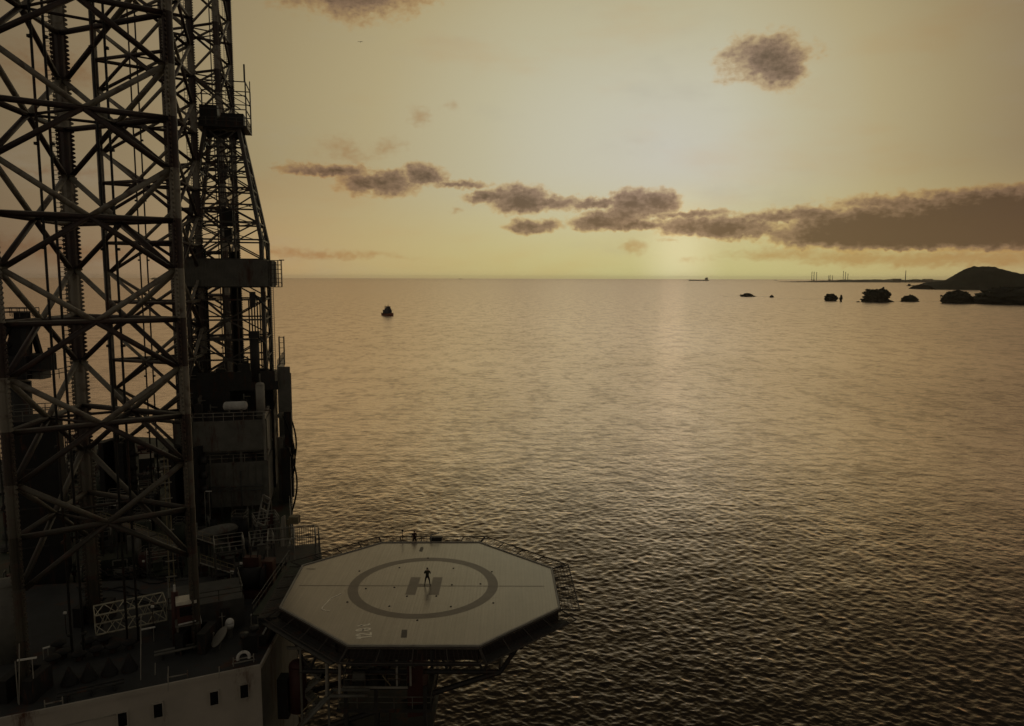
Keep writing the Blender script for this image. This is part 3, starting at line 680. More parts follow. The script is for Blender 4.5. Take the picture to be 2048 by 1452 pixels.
# ================================================================ helideck
HZ = 33.0
def deck_material():
    m, nt, b = new_mat('planked_deck'); N = nt.nodes; L = nt.links
    tc = N.new('ShaderNodeTexCoord'); sp = N.new('ShaderNodeSeparateXYZ'); L.new(tc.outputs['Object'], sp.inputs[0])
    wv = N.new('ShaderNodeTexWave'); wv.wave_type = 'BANDS'; wv.bands_direction = 'X'; wv.inputs['Scale'].default_value = 1.05; wv.inputs['Distortion'].default_value = 0
    L.new(tc.outputs['Object'], wv.inputs['Vector'])
    def nz(sc, s, d=6):
        mp = N.new('ShaderNodeMapping'); mp.inputs['Scale'].default_value = s; L.new(tc.outputs['Object'], mp.inputs['Vector'])
        n = N.new('ShaderNodeTexNoise'); n.inputs['Scale'].default_value = sc; n.inputs['Detail'].default_value = d; n.inputs['Roughness'].default_value = .65; L.new(mp.outputs[0], n.inputs['Vector']); return n.outputs['Fac']
    st = nz(2.2, (1.8,.06,1), 4); bl = nz(.22, (1,1,1), 7)
    def mx(f, a, bb, mode='MIX'):
        n = N.new('ShaderNodeMix'); n.data_type = 'RGBA'; n.blend_type = mode
        for i, v in ((0,f),(6,a),(7,bb)):
            if isinstance(v, bpy.types.NodeSocket): L.new(v, n.inputs[i])
            else: n.inputs[i].default_value = v
        return n.outputs[2]
    r = N.new('ShaderNodeValToRGB'); r.color_ramp.elements[0].position = .35; r.color_ramp.elements[1].position = .7; r.color_ramp.elements[0].color = (.74,.73,.72,1); r.color_ramp.elements[1].color = (1.1,1.1,1.1,1); L.new(st, r.inputs[0])
    r2 = N.new('ShaderNodeValToRGB'); r2.color_ramp.elements[0].position = .35; r2.color_ramp.elements[1].position = .65; r2.color_ramp.elements[0].color = (.21,.175,.128,1); r2.color_ramp.elements[1].color = (.31,.265,.20,1); L.new(bl, r2.inputs[0])
    c = mx(1.0, r2.outputs[0], r.outputs[0], 'MULTIPLY')
    r3 = N.new('ShaderNodeValToRGB'); r3.color_ramp.elements[0].position = .0; r3.color_ramp.elements[1].position = .10; r3.color_ramp.elements[0].color = (.80,.80,.80,1); L.new(wv.outputs['Fac'], r3.inputs[0])
    c = mx(1.0, c, r3.outputs[0], 'MULTIPLY')
    sn_ = nz(.9, (1,1,1), 9); r4 = N.new('ShaderNodeValToRGB'); r4.color_ramp.elements[0].position = .60; r4.color_ramp.elements[1].position = .72; r4.color_ramp.elements[0].color = (1,1,1,1); r4.color_ramp.elements[1].color = (.62,.56,.50,1); L.new(sn_, r4.inputs[0])
    c = mx(.8, c, r4.outputs[0], 'MULTIPLY'); L.new(c, b.inputs['Base Color'])
    b.inputs['Roughness'].default_value = .30; b.inputs['Specular IOR Level'].default_value = .9; b.inputs['Coat Weight'].default_value = .55; b.inputs['Coat Roughness'].default_value = .20; b.inputs['Coat IOR'].default_value = 1.6
    bp = N.new('ShaderNodeBump'); bp.inputs['Strength'].default_value = .25; bp.inputs['Distance'].default_value = .01; L.new(wv.outputs['Fac'], bp.inputs['Height']); L.new(bp.outputs[0], b.inputs['Normal'])
    return m
MT['deck'] = deck_material()
MT['deckmark'] = mat('worn_ring_paint', (.125,.095,.072), .38, var=.22, scale=.8, spec=.5)
MT['deckwhite'] = mat('worn_white_lettering', (.85,.80,.66), .5, var=.1, scale=3)
_b = MT['deckwhite'].node_tree.nodes['Principled BSDF']; _b.inputs['Coat Weight'].default_value = 1.0; _b.inputs['Coat Roughness'].default_value = .2; _b.inputs['Coat IOR'].default_value = 2.0
MT['net'] = mat('net_rope', (.06,.05,.042), .8)
HC = [G(606.6,1132.3,HZ), G(764.9,1086,HZ), G(959.7,1085,HZ), G(1104,1135.7,HZ), G(1120,1216,HZ), G(959.7,1292,HZ), G(698,1292,HZ), G(561.5,1216,HZ)]
hctr = sum(HC, Vector((0,0,0)))/8
hel = thing('helideck', 'octagonal helicopter deck marked with a ring and the letter H', 'helideck', (hctr.x, hctr.y, HZ-1))
ccw = HC[::-1]
MB().prism([(p.x,p.y) for p in ccw], HZ-.28, HZ).build('deck_plate', MT['deck'], hel)
e = MB()
for i in range(8):
    a, b = HC[i], HC[(i+1) % 8]; e.bar(a+Vector((0,0,.0)), b+Vector((0,0,.0)), .16, .16)
e.build('edge_gutter', MT['lgrey'], hel)
fs = MB()
for i in range(8):
    a, b = HC[i], HC[(i+1) % 8]; k = .985
    a2 = hctr+(a-hctr)*k; b2 = hctr+(b-hctr)*k
    fs.bar(Vector((a2.x,a2.y,HZ-.75)), Vector((b2.x,b2.y,HZ-.75)), .25, .93)
MT['fascia'] = mat('dark_red_brown_girder', (.026,.017,.013), .6, rust=.2)
fs.build('fascia_girder', MT['fascia'], hel)
# ring
rc = (G(697,1176,HZ)+G(997,1173,HZ))/2; ro = (G(997,1173,HZ)-G(697,1176,HZ)).length/2
top = G(847,1120,HZ); bot = G(843,1232,HZ); cy = (top.y+bot.y)/2; rc = Vector((rc.x, cy, HZ))
m = MB(); n = 96; ri = ro-.95
vs = []
for i in range(n):
    t = 2*PI*i/n
    for r in (ri, ro): vs.append((rc.x+math.cos(t)*r, rc.y+math.sin(t)*r, HZ+.004))
m.add(vs, [(2*i, 2*i+1, (2*i+3) % (2*n), (2*i+2) % (2*n)) for i in range(n)]); m.build('touchdown_ring', MT['deckmark'], hel)
def flat(name, pts, z, mt_, parent=hel): return MB().add([(p.x,p.y,z) for p in pts], [tuple(range(len(pts)))]).build(name, mt_, parent)
h0 = G(815,1190,HZ); h1 = G(883,1190,HZ); h2 = G(882,1155,HZ); h3 = G(820,1155,HZ)
xl, xr = (h0.x+h3.x)/2, (h1.x+h2.x)/2; yb, yt = (h0.y+h1.y)/2, (h2.y+h3.y)/2; w = (xr-xl)*.30; ym = G(856,1172,HZ).y
m = MB()
for a, b, c, d in ((xl,yb,xl+w,yt),(xr-w,yb,xr,yt),(xl+w,ym-.25,xr-w,ym+.45)): m.add([(a,b,HZ+.008),(c,b,HZ+.008),(c,d,HZ+.008),(a,d,HZ+.008)], [(0,1,2,3)])
m.build('letter_h', MT['deckmark'], hel)
# seam and small patches
s0, s1 = G(600,1171.5,HZ), G(1090,1173,HZ); ys = (s0.y+s1.y)/2
m = MB(); m.add([(s0.x,ys-.05,HZ+.012),(s1.x,ys-.05,HZ+.012),(s1.x,ys+.05,HZ+.012),(s0.x,ys+.05,HZ+.012)], [(0,1,2,3)]); m.build('seam_line', MT['deckmark'], hel)
MT['patch'] = mat('dark_patch_paint', (.05,.04,.035), .5)
flat('dark_patch', [G(803,1276,HZ), G(815,1276,HZ), G(816,1260,HZ), G(805,1260,HZ)], HZ+.006, MT['patch'])
flat('dark_patch', [G(839,1103,HZ), G(845,1104,HZ), G(848,1098,HZ), G(847,1094,HZ), G(842,1095,HZ)], HZ+.006, MT['patch'])
flat('dark_patch', [G(614,1139.5,HZ), G(632,1139.8,HZ), G(632,1138.6,HZ), G(614,1138.2,HZ)], HZ+.006, MT['patch'])
# painted weight limit, read from the left-hand side
t0 = G(744,1276,HZ); t1 = G(716.5,1276,HZ); t2 = G(740,1247,HZ)
ln = t2.y-t0.y; hgt = (t0-t1).length
ex = (t2-t0).normalized(); ey = Vector((-ex.y, ex.x, 0))
def arc(cx, cy, rx, ry, a0, a1, n=12): return [(cx+rx*math.cos(math.radians(a0+(a1-a0)*i/n)), cy+ry*math.sin(math.radians(a0+(a1-a0)*i/n))) for i in range(n+1)]
GL = {'1': [[(.12,.78),(.30,1.0),(.30,0)]], '2': [arc(.30,.72,.26,.28,170,-40)+[(.04,0),(.58,0)]],
      '8': [arc(.30,.75,.22,.25,0,360,18), arc(.30,.27,.27,.27,0,360,18)], 't': [[(.22,.85),(.22,.12),(.32,0),(.46,.03)], [(.02,.60),(.44,.60)]]}
tm = MB(); un = ln/3.55
for ch, x0 in (('1',0),('2',.62),('8',1.85),('t',3.0)):
    for st in GL[ch]:
        P_ = [t0+ex*((x0+x*1.0)*un)+ey*(y*hgt) for x, y in st]
        for i, (p, q) in enumerate(zip(P_[:-1], P_[1:])):
            d = (q-p).normalized(); w_ = Vector((-d.y, d.x, 0))*.085; e_x = d*.05; z_ = Vector((0,0,.010+.0004*(i % 3)))
            tm.add([p-e_x-w_+z_, q+e_x-w_+z_, q+e_x+w_+z_, p-e_x+w_+z_], [(0,1,2,3)])
tm.build('weight_limit_text', MT['deckwhite'], hel)
# deck lights / tie-down points
for (px, py) in ((720,1143),(800,1136),(857,1116.5),(908,1137),(985,1143.5),(733,1178),(790,1175.5),(905,1170),(962,1168),(815,1193),(874,1192.5),(696,1205),(780,1213),(903,1213.5),(988,1206),(836,1241)):
    q = G(px, py, HZ); m = MB(); m.tube(q, q+Vector((0,0,.04)), .10, 10, .08); m.build('deck_light', MT['black'], hel, True)
# safety net frames
def net_side(a, b, out, rise, name='safety_net'):
    d = (b-a).normalized(); o = Vector((d.y, -d.x, 0));
    if (a+o-hctr).length < (a-o-hctr).length: o = -o
    ao, bo = a+o*out*1.0-d*out*.38+Vector((0,0,rise)), b+o*out+d*out*.38+Vector((0,0,rise))
    L_ = (b-a).length; n = max(3, int(L_/2.1)); m = MB()
    m.tube(ao, bo, .055, 6); m.tube(a+o*.12-Vector((0,0,.1)), b+o*.12-Vector((0,0,.1)), .05, 6)
    for i in range(n+1):
        t = i/n; p = a.lerp(b, t)+o*.12-Vector((0,0,.1)); q = ao.lerp(bo, t); m.tube(p, q, .055, 6)
    nn = int(L_/.34); nr_ = .026 if out > 1.6 else .014
    for i in range(nn+1):
        t = i/nn; p = a.lerp(b, t)+o*.12-Vector((0,0,.1)); q = ao.lerp(bo, t); md = p.lerp(q, .5)-Vector((0,0,.13)); m.tube(p, md, nr_, 3); m.tube(md, q, nr_, 3)
    for j in range(1, 6):
        t = j/6; dz = Vector((0,0,-.13*math.sin(t*PI))); m.tube(a.lerp(ao, t)+dz, b.lerp(bo, t)+dz, nr_, 3)
    m.build(name, MT['net'], hel)
for i, (o_, r_) in enumerate(((1.5,.15),(1.5,.15),(1.5,.15),(1.75,.05),(1.5,-.75),(1.3,-.8),(1.3,-.8),(1.5,-.3))): net_side(HC[i], HC[(i+1) % 8], o_, r_)
for i in (4, 5, 6, 7):
    a, b = HC[i], HC[(i+1) % 8]; d = (b-a).normalized(); o = Vector((d.y, -d.x, 0))
    if (a+o-hctr).length < (a-o-hctr).length: o = -o
    wd_ = {4:.9, 5:.5, 6:1.5, 7:1.7}[i]; z_ = Vector((0,0,-.95 if i != 5 else -1.25))
    m = MB(); m.bar((a+b)/2-d*(b-a).length/2+o*(wd_/2+.25)+z_, (a+b)/2+d*(b-a).length/2+o*(wd_/2+.25)+z_, wd_, .1)
    for k in range(7): q = a.lerp(b, (k+.5)/7)+z_; m.bar(q-o*.3-Vector((0,0,.7)), q+o*(wd_+.2)-Vector((0,0,.05)), .12)
    m.build('perimeter_walkway', MT['dark'], hel)
# support steelwork under the deck
m = MB()
for fx in np.linspace(-.82, .82, 6):
    x = hctr.x+fx*12.2; hw = 11.6 if abs(fx) < .42 else 11.6-(abs(fx)*12.2-5.1)*.98
    m.bar(Vector((x, hctr.y-hw, HZ-.85)), Vector((x, hctr.y+hw, HZ-.85)), .3, .8)
for fy in (-.75,-.35,.05,.45,.8):
    y = hctr.y+fy*11.6; hw = 12 if abs(fy) < .42 else 12-(abs(fy)*11.6-4.9)*.98
    m.bar(Vector((hctr.x-hw, y, HZ-1.45)), Vector((hctr.x+hw, y, HZ-1.45)), .25, .4)
m.build('support_beam', MT['dark'], hel)
# cantilever truss that carries the outer right side
m = MB(); R0 = Vector((hctr.x+9.5, hctr.y-6.5, HZ-1.5)); 
for dy in (0, 7.5, 13):
    a = Vector((hctr.x+9.6, hctr.y-6.8+dy, HZ-1.4)); b = Vector((hctr.x-11, hctr.y-6.8+dy, 22)); c = Vector((hctr.x+7.4, hctr.y-6.8+dy, HZ-4.8)); d = Vector((hctr.x-10, hctr.y-6.8+dy, HZ-4.8)); 
    m.tube(a, c, .2, 8); m.tube(c, d, .22, 8); m.tube(c, b, .26, 8)
    for k in range(6):
        x0 = hctr.x+7.4-k*3; m.tube(Vector((x0, a.y, HZ-1.5)), Vector((x0-1.5, a.y, HZ-4.8)), .12, 6); m.tube(Vector((x0-3, a.y, HZ-1.5)), Vector((x0-1.5, a.y, HZ-4.8)), .12, 6)
m.tube(Vector((hctr.x+7.4, hctr.y-6.8, HZ-4.8)), Vector((hctr.x+7.4, hctr.y+6.2, HZ-4.8)), .2, 8)
m.tube(G(1035,1262,HZ-1.6), G(1043,1296,HZ-4.6), .16, 8); m.tube(G(1085,1240,HZ-1.6), G(1043,1296,HZ-4.6), .16, 8)
m.build('cantilever_truss', MT['dark'], hel)
m = MB()
for px in (655, 681): m.tube(G(px, 1300, HZ-1.2), G(px, 1392, 27.6)*1.0, .12, 8)
m.build('support_post', MT['lgrey'], hel)
# pale rope left lying on the deck
rp = MB(); pts = [G(x, y, HZ+.03) for x, y in ((684,1187.5),(672,1193),(662,1198),(656,1205),(651,1210),(646,1215),(645,1219),(652,1221.5),(661,1222))]
for a, b in zip(pts[:-1], pts[1:]): rp.bar(a-Vector((0,0,.018)), b-Vector((0,0,.018)), .085, .02)
tag(rp.build('rope', MT['deckwhite']), 'thin pale rope lying in a curve on the left part of the helideck', 'rope')

# ================================================================ people
def skin_mesh(name, verts, edges, mats, parent, rootv=0, sub=2, pick=None):
    o0 = ORG[parent.name]
    me = bpy.data.meshes.new(name); me.from_pydata([tuple(Vector(v[0])) for v in verts], edges, [])
    ob = bpy.data.objects.new(name+'_tmp', me); COL.objects.link(ob)
    sk = ob.modifiers.new('s', 'SKIN'); sk.use_smooth_shade = True
    for i, v in enumerate(verts):
        r = v[1]; me.skin_vertices[0].data[i].radius = r if isinstance(r, tuple) else (r, r); me.skin_vertices[0].data[i].use_root = (i == rootv)
    ss = ob.modifiers.new('u', 'SUBSURF'); ss.levels = sub; ss.render_levels = sub
    dg = bpy.context.evaluated_depsgraph_get(); m2 = bpy.data.meshes.new_from_object(ob.evaluated_get(dg)); m2.name = name
    bpy.data.objects.remove(ob)
    m2.materials.clear()
    for q in mats: m2.materials.append(q)
    if pick:
        for p in m2.polygons: p.material_index = pick(p.center)
    o = bpy.data.objects.new(name, m2); COL.objects.link(o); o.parent = parent; ORG[o.name] = o0; return o
def person(loc, label, rz, topcol, camera_up=True):
    t = thing('person', label, 'person', loc); t.rotation_euler.z = rz
    V = []; E = []
    def chain(pts, start=None):
        prev = start
        for p in pts:
            V.append(p); i = len(V)-1
            if prev is not None: E.append((prev, i))
            prev = i
        return prev
    pel = chain([((0,0,.93), (.16,.11))])
    spine = chain([((0,0,1.06), (.145,.10)), ((0,-.01,1.22), (.165,.115)), ((0,-.01,1.38), (.175,.11))], pel)
    neck = chain([((0,0,1.50), .06)], spine); headb = chain([((0,.02,1.57), (.072,.082)), ((0,.03,1.65), (.08,.095)), ((0,.02,1.735), (.055,.065))], neck)
    for s in (-1, 1):
        chain([((s*.10,0,.86), .10), ((s*.155,0,.66), .085), ((s*.20,.01,.47), .062), ((s*.225,-.01,.28), .055), ((s*.25,-.02,.09), .04), ((s*.27,.05,.035), .04), ((s*.285,.13,.03), .035)], pel)
        if camera_up: arm = [((s*.17,-.01,1.42), .07), ((s*.25,.03,1.28), .055), ((s*.27,.12,1.15), .045), ((s*.17,.26,1.28), .036), ((s*.10,.33,1.38), .028)]
        else: arm = [((s*.17,-.01,1.42), .07), ((s*.24,.0,1.26), .055), ((s*.27,.03,1.10), .045), ((s*.24,.12,.97), .036), ((s*.21,.18,.90), .028)]
        w = chain(arm, spine); wp = Vector(V[w][0])
        d = Vector((-.25*s,.6,.75)).normalized() if camera_up else Vector((0,.4,-.9)).normalized()
        side = Vector((1,0,0)) if not camera_up else Vector((.3,.6,-.6)).normalized()
        palm = chain([(wp+d*.05, (.036,.018))], w)
        for k, fl in enumerate((.062,.072,.066,.05)):
            o = side*(-.024+.016*k); a = wp+d*.075+o; chain([(a, .009), (a+d*fl*.55+Vector((0,.01,0)), .008), (a+d*fl*.85+Vector((-.02*s,.0,-.01)), .007)], palm)
        a = wp+d*.03-side*.035; chain([(a, .011), (a+d*.03-side*.02, .009)], palm)
    def pick(c): return 0 if (c.z > 1.49 or (abs(c.y) > .24 and c.z > 1.0) or (c.z < .93 and c.y > .14)) else (1 if c.z < .98 else 2)
    body = skin_mesh('body', V, E, [MT['skin'], MT['trouser'], topcol], t, 0, 2, pick)
    J = [((0,0,.86), (.185,.135)), ((0,0,1.05), (.165,.12)), ((0,-.01,1.22), (.185,.135)), ((0,-.01,1.39), (.19,.125)), ((0,0,1.475), (.085,.08))]; JE = [(0,1),(1,2),(2,3),(3,4)]
    for s in (-1, 1):
        ar = [((s*.18,-.01,1.42), .082), ((s*.255,.03,1.28), .070), ((s*.275,.12,1.15), .060), ((s*.18,.25,1.27), .050)] if camera_up else [((s*.18,-.01,1.42), .082), ((s*.25,0,1.26), .070), ((s*.275,.03,1.10), .060), ((s*.245,.11,.98), .050)]
        pv = 3
        for p in ar: J.append(p); JE.append((pv, len(J)-1)); pv = len(J)-1
    skin_mesh('jacket', J, JE, [topcol], t, 0, 2)
    h = MB(); o0 = ORG[t.name]; h.ball(o0+Vector((0,.01,1.675)), .092, 14, 8, (.93,1.06,1.05), -.15); h.build('hair', MT['hair'], t, True)
    f = MB(); o = o0; f.add([o+Vector(p) for p in ((-.012,.118,1.655),(.012,.118,1.655),(.016,.112,1.62),(-.016,.112,1.62),(0,.142,1.625))], [(0,1,4),(1,2,4),(2,3,4),(3,0,4)]); f.build('nose', MT['skin'], t)
    f = MB()
    for s in (-1, 1): f.ball(o+Vector((s*.032,.108,1.66)), .011, 8, 5)
    f.bar(o+Vector((-.022,.112,1.595)), o+Vector((.022,.112,1.595)), .012, .01); f.build('eyes_and_mouth', MT['black'], t)
    f = MB()
    for s in (-1, 1): f.ball(o+Vector((s*.083,.02,1.645)), .026, 8, 6, (.4,.8,1.2))
    f.build('ear', MT['skin'], t)
    return t
q = G(856, 1171.5, HZ)
p1 = person(q, 'person in a dark olive jacket standing with legs apart on the painted H, back turned', 0, MT['olive'])
q = G(828, 1084, HZ); q.y += .75; q.z = HZ-.75
p2 = person(q, 'person in dark red coveralls beyond the far edge of the helideck, seen above the knees', .3, MT['maroon'], False)
# small posts and gear at the far edge
q = G(804.5, 1085, HZ); q.y += .6
t = thing('ball_topped_pole', 'thin pole with a dark ball on top at the far deck edge', 'light pole', q-Vector((0,0,.3)))
m = MB(); m.tube(q-Vector((0,0,.3)), q+Vector((0,0,1.05)), .035, 6); m.tube(q+Vector((-.22,0,.55)), q+Vector((.22,0,.55)), .03, 5); m.build('pole', MT['dark'], t)
MB().ball(q+Vector((0,0,1.1)), .13, 10, 6).build('lamp', MT['black'], t, True)
q = G(862, 1084, HZ); q.y += .55
t = thing('foam_monitor', 'pale fire monitor on the netting at the far edge, right of the standing person', 'fire monitor', q-Vector((0,0,.3)))
m = MB(); m.tube(q-Vector((0,0,.3)), q+Vector((0,0,.6)), .09, 8); m.tube(q+Vector((0,0,.6)), q+Vector((.9,.3,.75)), .07, 8); m.build('barrel', MT['lgrey'], t, True)
MB().box(q+Vector((.5,.2,.1)), (1.3,.5,.45)).build('hose_box', MT['dark'], t)

# ================================================================ bow platform under the helideck
plt = thing('bow_platform', 'dark steel work platform with railings hanging under the front edge of the helideck', 'platform', (-11, 61, 24))
zP = 27.6
a = G(686,1377,zP); b = G(818,1373,zP); y0 = (a.y+b.y)/2
m = MB(); m.box(((a.x+b.x)/2, y0+2.6, zP-.12), (b.x-a.x, 5.2, .24)); m.build('floor_plate', MT['dark'], plt)
m = MB(); m.bar(Vector((a.x, y0-.03, zP)), Vector((b.x, y0-.03, zP)), .12, .16); m.build('edge_beam', MT['lgrey'], plt)
m = MB()
for z in (25.4, 23.4): m.box(((a.x+b.x)/2+.7, y0+3.4, z), (b.x-a.x+2.6, 6.6, .3))
for px in (a.x+.2, (a.x+b.x)/2, b.x+1.4):
    for yy in (y0+.3, y0+6): m.bar(Vector((px, yy, 16)), Vector((px, yy, zP-.1)), .3)
m.build('lower_frame', MT['dark'], plt)
m = MB(); m.rail([Vector((a.x+.1,y0+5,zP)), Vector((a.x+.1,y0+.1,zP)), Vector((b.x-.1,y0+.1,zP)), Vector((b.x-.1,y0+5,zP))], 1.1, .04, 1.5); m.rail([Vector((b.x+1.9,y0+6.5,25.5)), Vector((b.x+1.9,y0+.2,25.5)), Vector((a.x-.4,y0+.2,25.5))], 1.1, .04, 1.5); m.build('railing', MT['grey'], plt)
m = MB()
for px in (789, 817): q = G(px, 1296, HZ-1.3); m.bar(Vector((q.x, y0+.25, zP)), Vector((q.x, y0+.25, HZ-1.3)), .16)
m.bar(Vector((a.x+1, y0+4.4, HZ-1.6)), Vector((b.x-1.6, y0+4.4, HZ-1.6)), .3, .3); m.build('hanger_post', MT['lgrey'], plt)
m = MB(); q = G(838,1340,28); m.prism([(q.x-.75, y0+.6), (q.x+.55, y0+.9), (q.x+.55, y0+4.6), (q.x-.75, y0+4.6)], 24.5, 31.2); m.build('side_screen', MT['red'], plt)
m = MB(); gx = G(735,1420,20)
for sx in (-.45, .45): m.bar(Vector((a.x+3.5+sx, y0+.1, 12)), Vector((a.x+3.5+sx, y0+.1, 25.2)), .1)
for i in range(30): m.bar(Vector((a.x+3.05, y0+.1, 12.3+i*.42)), Vector((a.x+3.95, y0+.1, 12.3+i*.42)), .05)
m.build('access_ladder', MT['black'], plt)
def gear(name, label, cat, c, parts):
    t = thing(name, label, cat, c)
    for nm, mt_, fn in parts:
        m = MB(); fn(m, Vector(c)); m.build(nm, mt_, t)
    return t
def floorY(px, z): return G(px, 1366, z)
q = floorY(720, zP); gear('winch', 'small dark winch at the left of the platform under the helideck', 'winch', q, [('drum', MT['grey'], lambda m,c: m.tube(c+Vector((-.5,0,.55)), c+Vector((.5,0,.55)), .4, 14)), ('frame', MT['dark'], lambda m,c: (m.box(c+Vector((-.6,0,.45)), (.12,.8,.9)), m.box(c+Vector((.6,0,.45)), (.12,.8,.9))))])
q = floorY(735, zP); q.y += 1.2; gear('valve_stand', 'pale green valve stand in the middle of the platform under the helideck', 'valve stand', q, [('pipe', MT['grey'], lambda m,c: (m.tube(c, c+Vector((0,0,1.0)), .1, 8), m.tube(c+Vector((0,0,.8)), c+Vector((.6,0,.8)), .1, 8))), ('hand_wheel', MT['yellow'], lambda m,c: m.tube(c+Vector((0,-.02,1.02)), c+Vector((0,.02,1.1)), .25, 12))])
q = floorY(765, zP); q.y += 1.5; gear('reel', 'dark red hose reel at the back of the platform under the helideck', 'hose reel', q, [('reel_drum', MT['red'], lambda m,c: m.tube(c+Vector((-.4,0,.7)), c+Vector((.4,0,.7)), .55, 14)), ('stand', MT['dark'], lambda m,c: m.box(c+Vector((0,0,.15)), (1.1,.7,.3)))])
q = floorY(790, zP); gear('bench', 'low pale bench at the right of the platform under the helideck', 'bench', q, [('top', MT['yellow'], lambda m,c: m.box(c+Vector((0,0,.5)), (1.1,.4,.08))), ('leg', MT['grey'], lambda m,c: (m.box(c+Vector((-.45,0,.23)), (.08,.35,.45)), m.box(c+Vector((.45,0,.23)), (.08,.35,.45))))])
a1 = G(767,1352,zP+1.2); b1 = G(783,1372,zP+.05); tag(MB().tube(a1, b1, .06, 6).build('pole', MT['yellow']), 'thin orange pole leaning on the railing of the platform under the helideck', 'pole')
# stairway left of it, on the accommodation side
st_ = thing('outside_stairway', 'steel stairway zigzagging beside the block, left under the helideck', 'stairway', G(628,1400,20))
m = MB(); Y1 = 62.0
def sx_(px, py, Y=Y1): return PY(px, py, Y)
for (p0, p1) in (((608,1325),(645,1352)),((645,1352),(610,1380)),((610,1380),(640,1408)),((640,1408),(612,1436))):
    a, b = sx_(*p0), sx_(*p1)
    n = 7
    for i in range(n+1): q = a.lerp(b, i/n); m.box(q, (.55,1.0,.06))
    for yy in (-.5,.5): m.bar(a+Vector((0,yy,-.1)), b+Vector((0,yy,-.1)), .06, .22)
m.build('flight', MT['grey'], st_)
m = MB()
for px in (602, 656):
    for yy in (61.2, 63.0): q0_, q1_ = PY(px,1300,yy), PY(px,1450,yy); m.bar(Vector((q0_.x, yy, 14)), Vector((q0_.x, yy, HZ-1.4)), .18)
m.bar(PY(575,1297,61.2), PY(660,1297,61.2), .22); m.build('frame', MT['grey'], st_)
tp = MB(); pts = [PY(590,1470,58.4), PY(662,1393,58.4), PY(737,1392,58.4)]
tp.path(pts, .14, 8); tp.path([p+Vector((.0,.9,.0)) for p in pts], .14, 8); tp.tube(pts[1], pts[1]+Vector((0,.9,0)), .1, 6)
tag(tp.build('handrail_tube', MT['grey'], None, True), 'thick pale tube running diagonally down below the helideck', 'pipe')
q = PY(597,1345,61.8)
t = thing('life_capsule', 'dull red drum-shaped capsule with an orange-tipped top between block and stairway', 'capsule', q-Vector((0,0,3)))
m = MB(); m.tube(q-Vector((0,0,3.5)), q+Vector((0,0,.6)), .75, 16); m.ball(q+Vector((0,0,.6)), .75, 14, 6, (1,1,.7), 0); m.build('shell', MT['red'], t, True)
MB().box(q+Vector((-1.2,0,-2.2)), (.9,1.2,3.6)).build('cabinet', MT['black'], t)
# orange gangway grating lower left
t0_, t1_ = PY(605,1425,59.5), PY(628,1402,59.5); m = MB()
for i in range(9):
    q = t0_.lerp(t1_, i/8); m.bar(q, q+Vector((.45,.0,.4)), .06)
m.bar(t0_, t1_, .07); m.bar(t0_+Vector((.45,0,.4)), t1_+Vector((.45,0,.4)), .07)
tag(m.build('grating', MT['yellow']), 'small orange grating lying on the slope at the foot of the stairway', 'grating')
# ================================================================ gear on the roof and decks
RZ = 30.0
MT['dgrey'] = mat('sooty_grey_paint', (.075,.075,.065), .65, rust=.3, scale=.7)
def yawpx(x0, y0, x1, y1, z):
    a, b = G(x0, y0, z), G(x1, y1, z); return math.atan2(b.y-a.y, b.x-a.x)
AX = math.atan2(dn.y, dn.x)                       # direction of the block's front edge
ax_ = Vector((math.cos(AX), math.sin(AX), 0)); ay_ = Vector((-math.sin(AX), math.cos(AX), 0))
# grey deck house beside the helideck
c = G(492,1252,RZ); q = c-ax_*3.2+ay_*2.6
t = thing('roof_deck_house', 'plain grey low house on the roof between the crane frame and the helideck', 'deck house', q)
MB().box(q+Vector((0,0,1.35)), (6.4,5.2,2.7), AX).build('wall', MT['dgrey'], t)
m = MB(); m.rail([q+ax_*sx*3.1+ay_*sy*2.5+Vector((0,0,2.72)) for sx, sy in ((-1,-1),(1,-1),(1,1),(-1,1))], 1.0, .04, 1.6, True); m.build('railing', MT['dark'], t)
MB().box(q-ay_*2.62+ax_*1.5+Vector((0,0,1.0)), (.9,.08,2.0), AX).build('door', MT['dark'], t)
# lattice boom section
MT['boom'] = mat('pale_worn_boom_paint', (.50,.46,.34), .5, rust=.35)
a = G(192,1262,RZ+.9); b = G(332,1232,RZ+.9)
d = (b-a).normalized(); s_ = Vector((-d.y, d.x, 0)); L_ = (b-a).length
t = thing('lattice_boom', 'rusty square lattice boom lying across the roof above the dark vents', 'crane boom', a)
W_, H_ = 2.3, 1.75
m = MB(); cs = [s_*y+Vector((0,0,z)) for y, z in ((-W_/2,0),(W_/2,0),(W_/2,H_),(-W_/2,H_))]
for c_ in cs: m.tube(a+c_, b+c_, .075, 6)
m.build('chord_tube', MT['boom'], t)
m = MB(); n = 7
for i in range(n+1):
    p = a+d*L_*i/n
    for k in range(4):
        if i in (0, n): m.tube(p+cs[k], p+cs[(k+1) % 4], .04, 5)
        if i < n: m.tube(p+cs[k if i % 2 else (k+1) % 4], p+d*L_/n+cs[(k+1) % 4 if i % 2 else k], .035, 5)
m.build('lacing', MT['boom'], t)
for f in (.15,.8):
    p = a+d*L_*f; MB().box(p-Vector((0,0,.45)), (.3,1.9,.9), math.atan2(d.y, d.x)).build('cradle', MT['dark'], t)
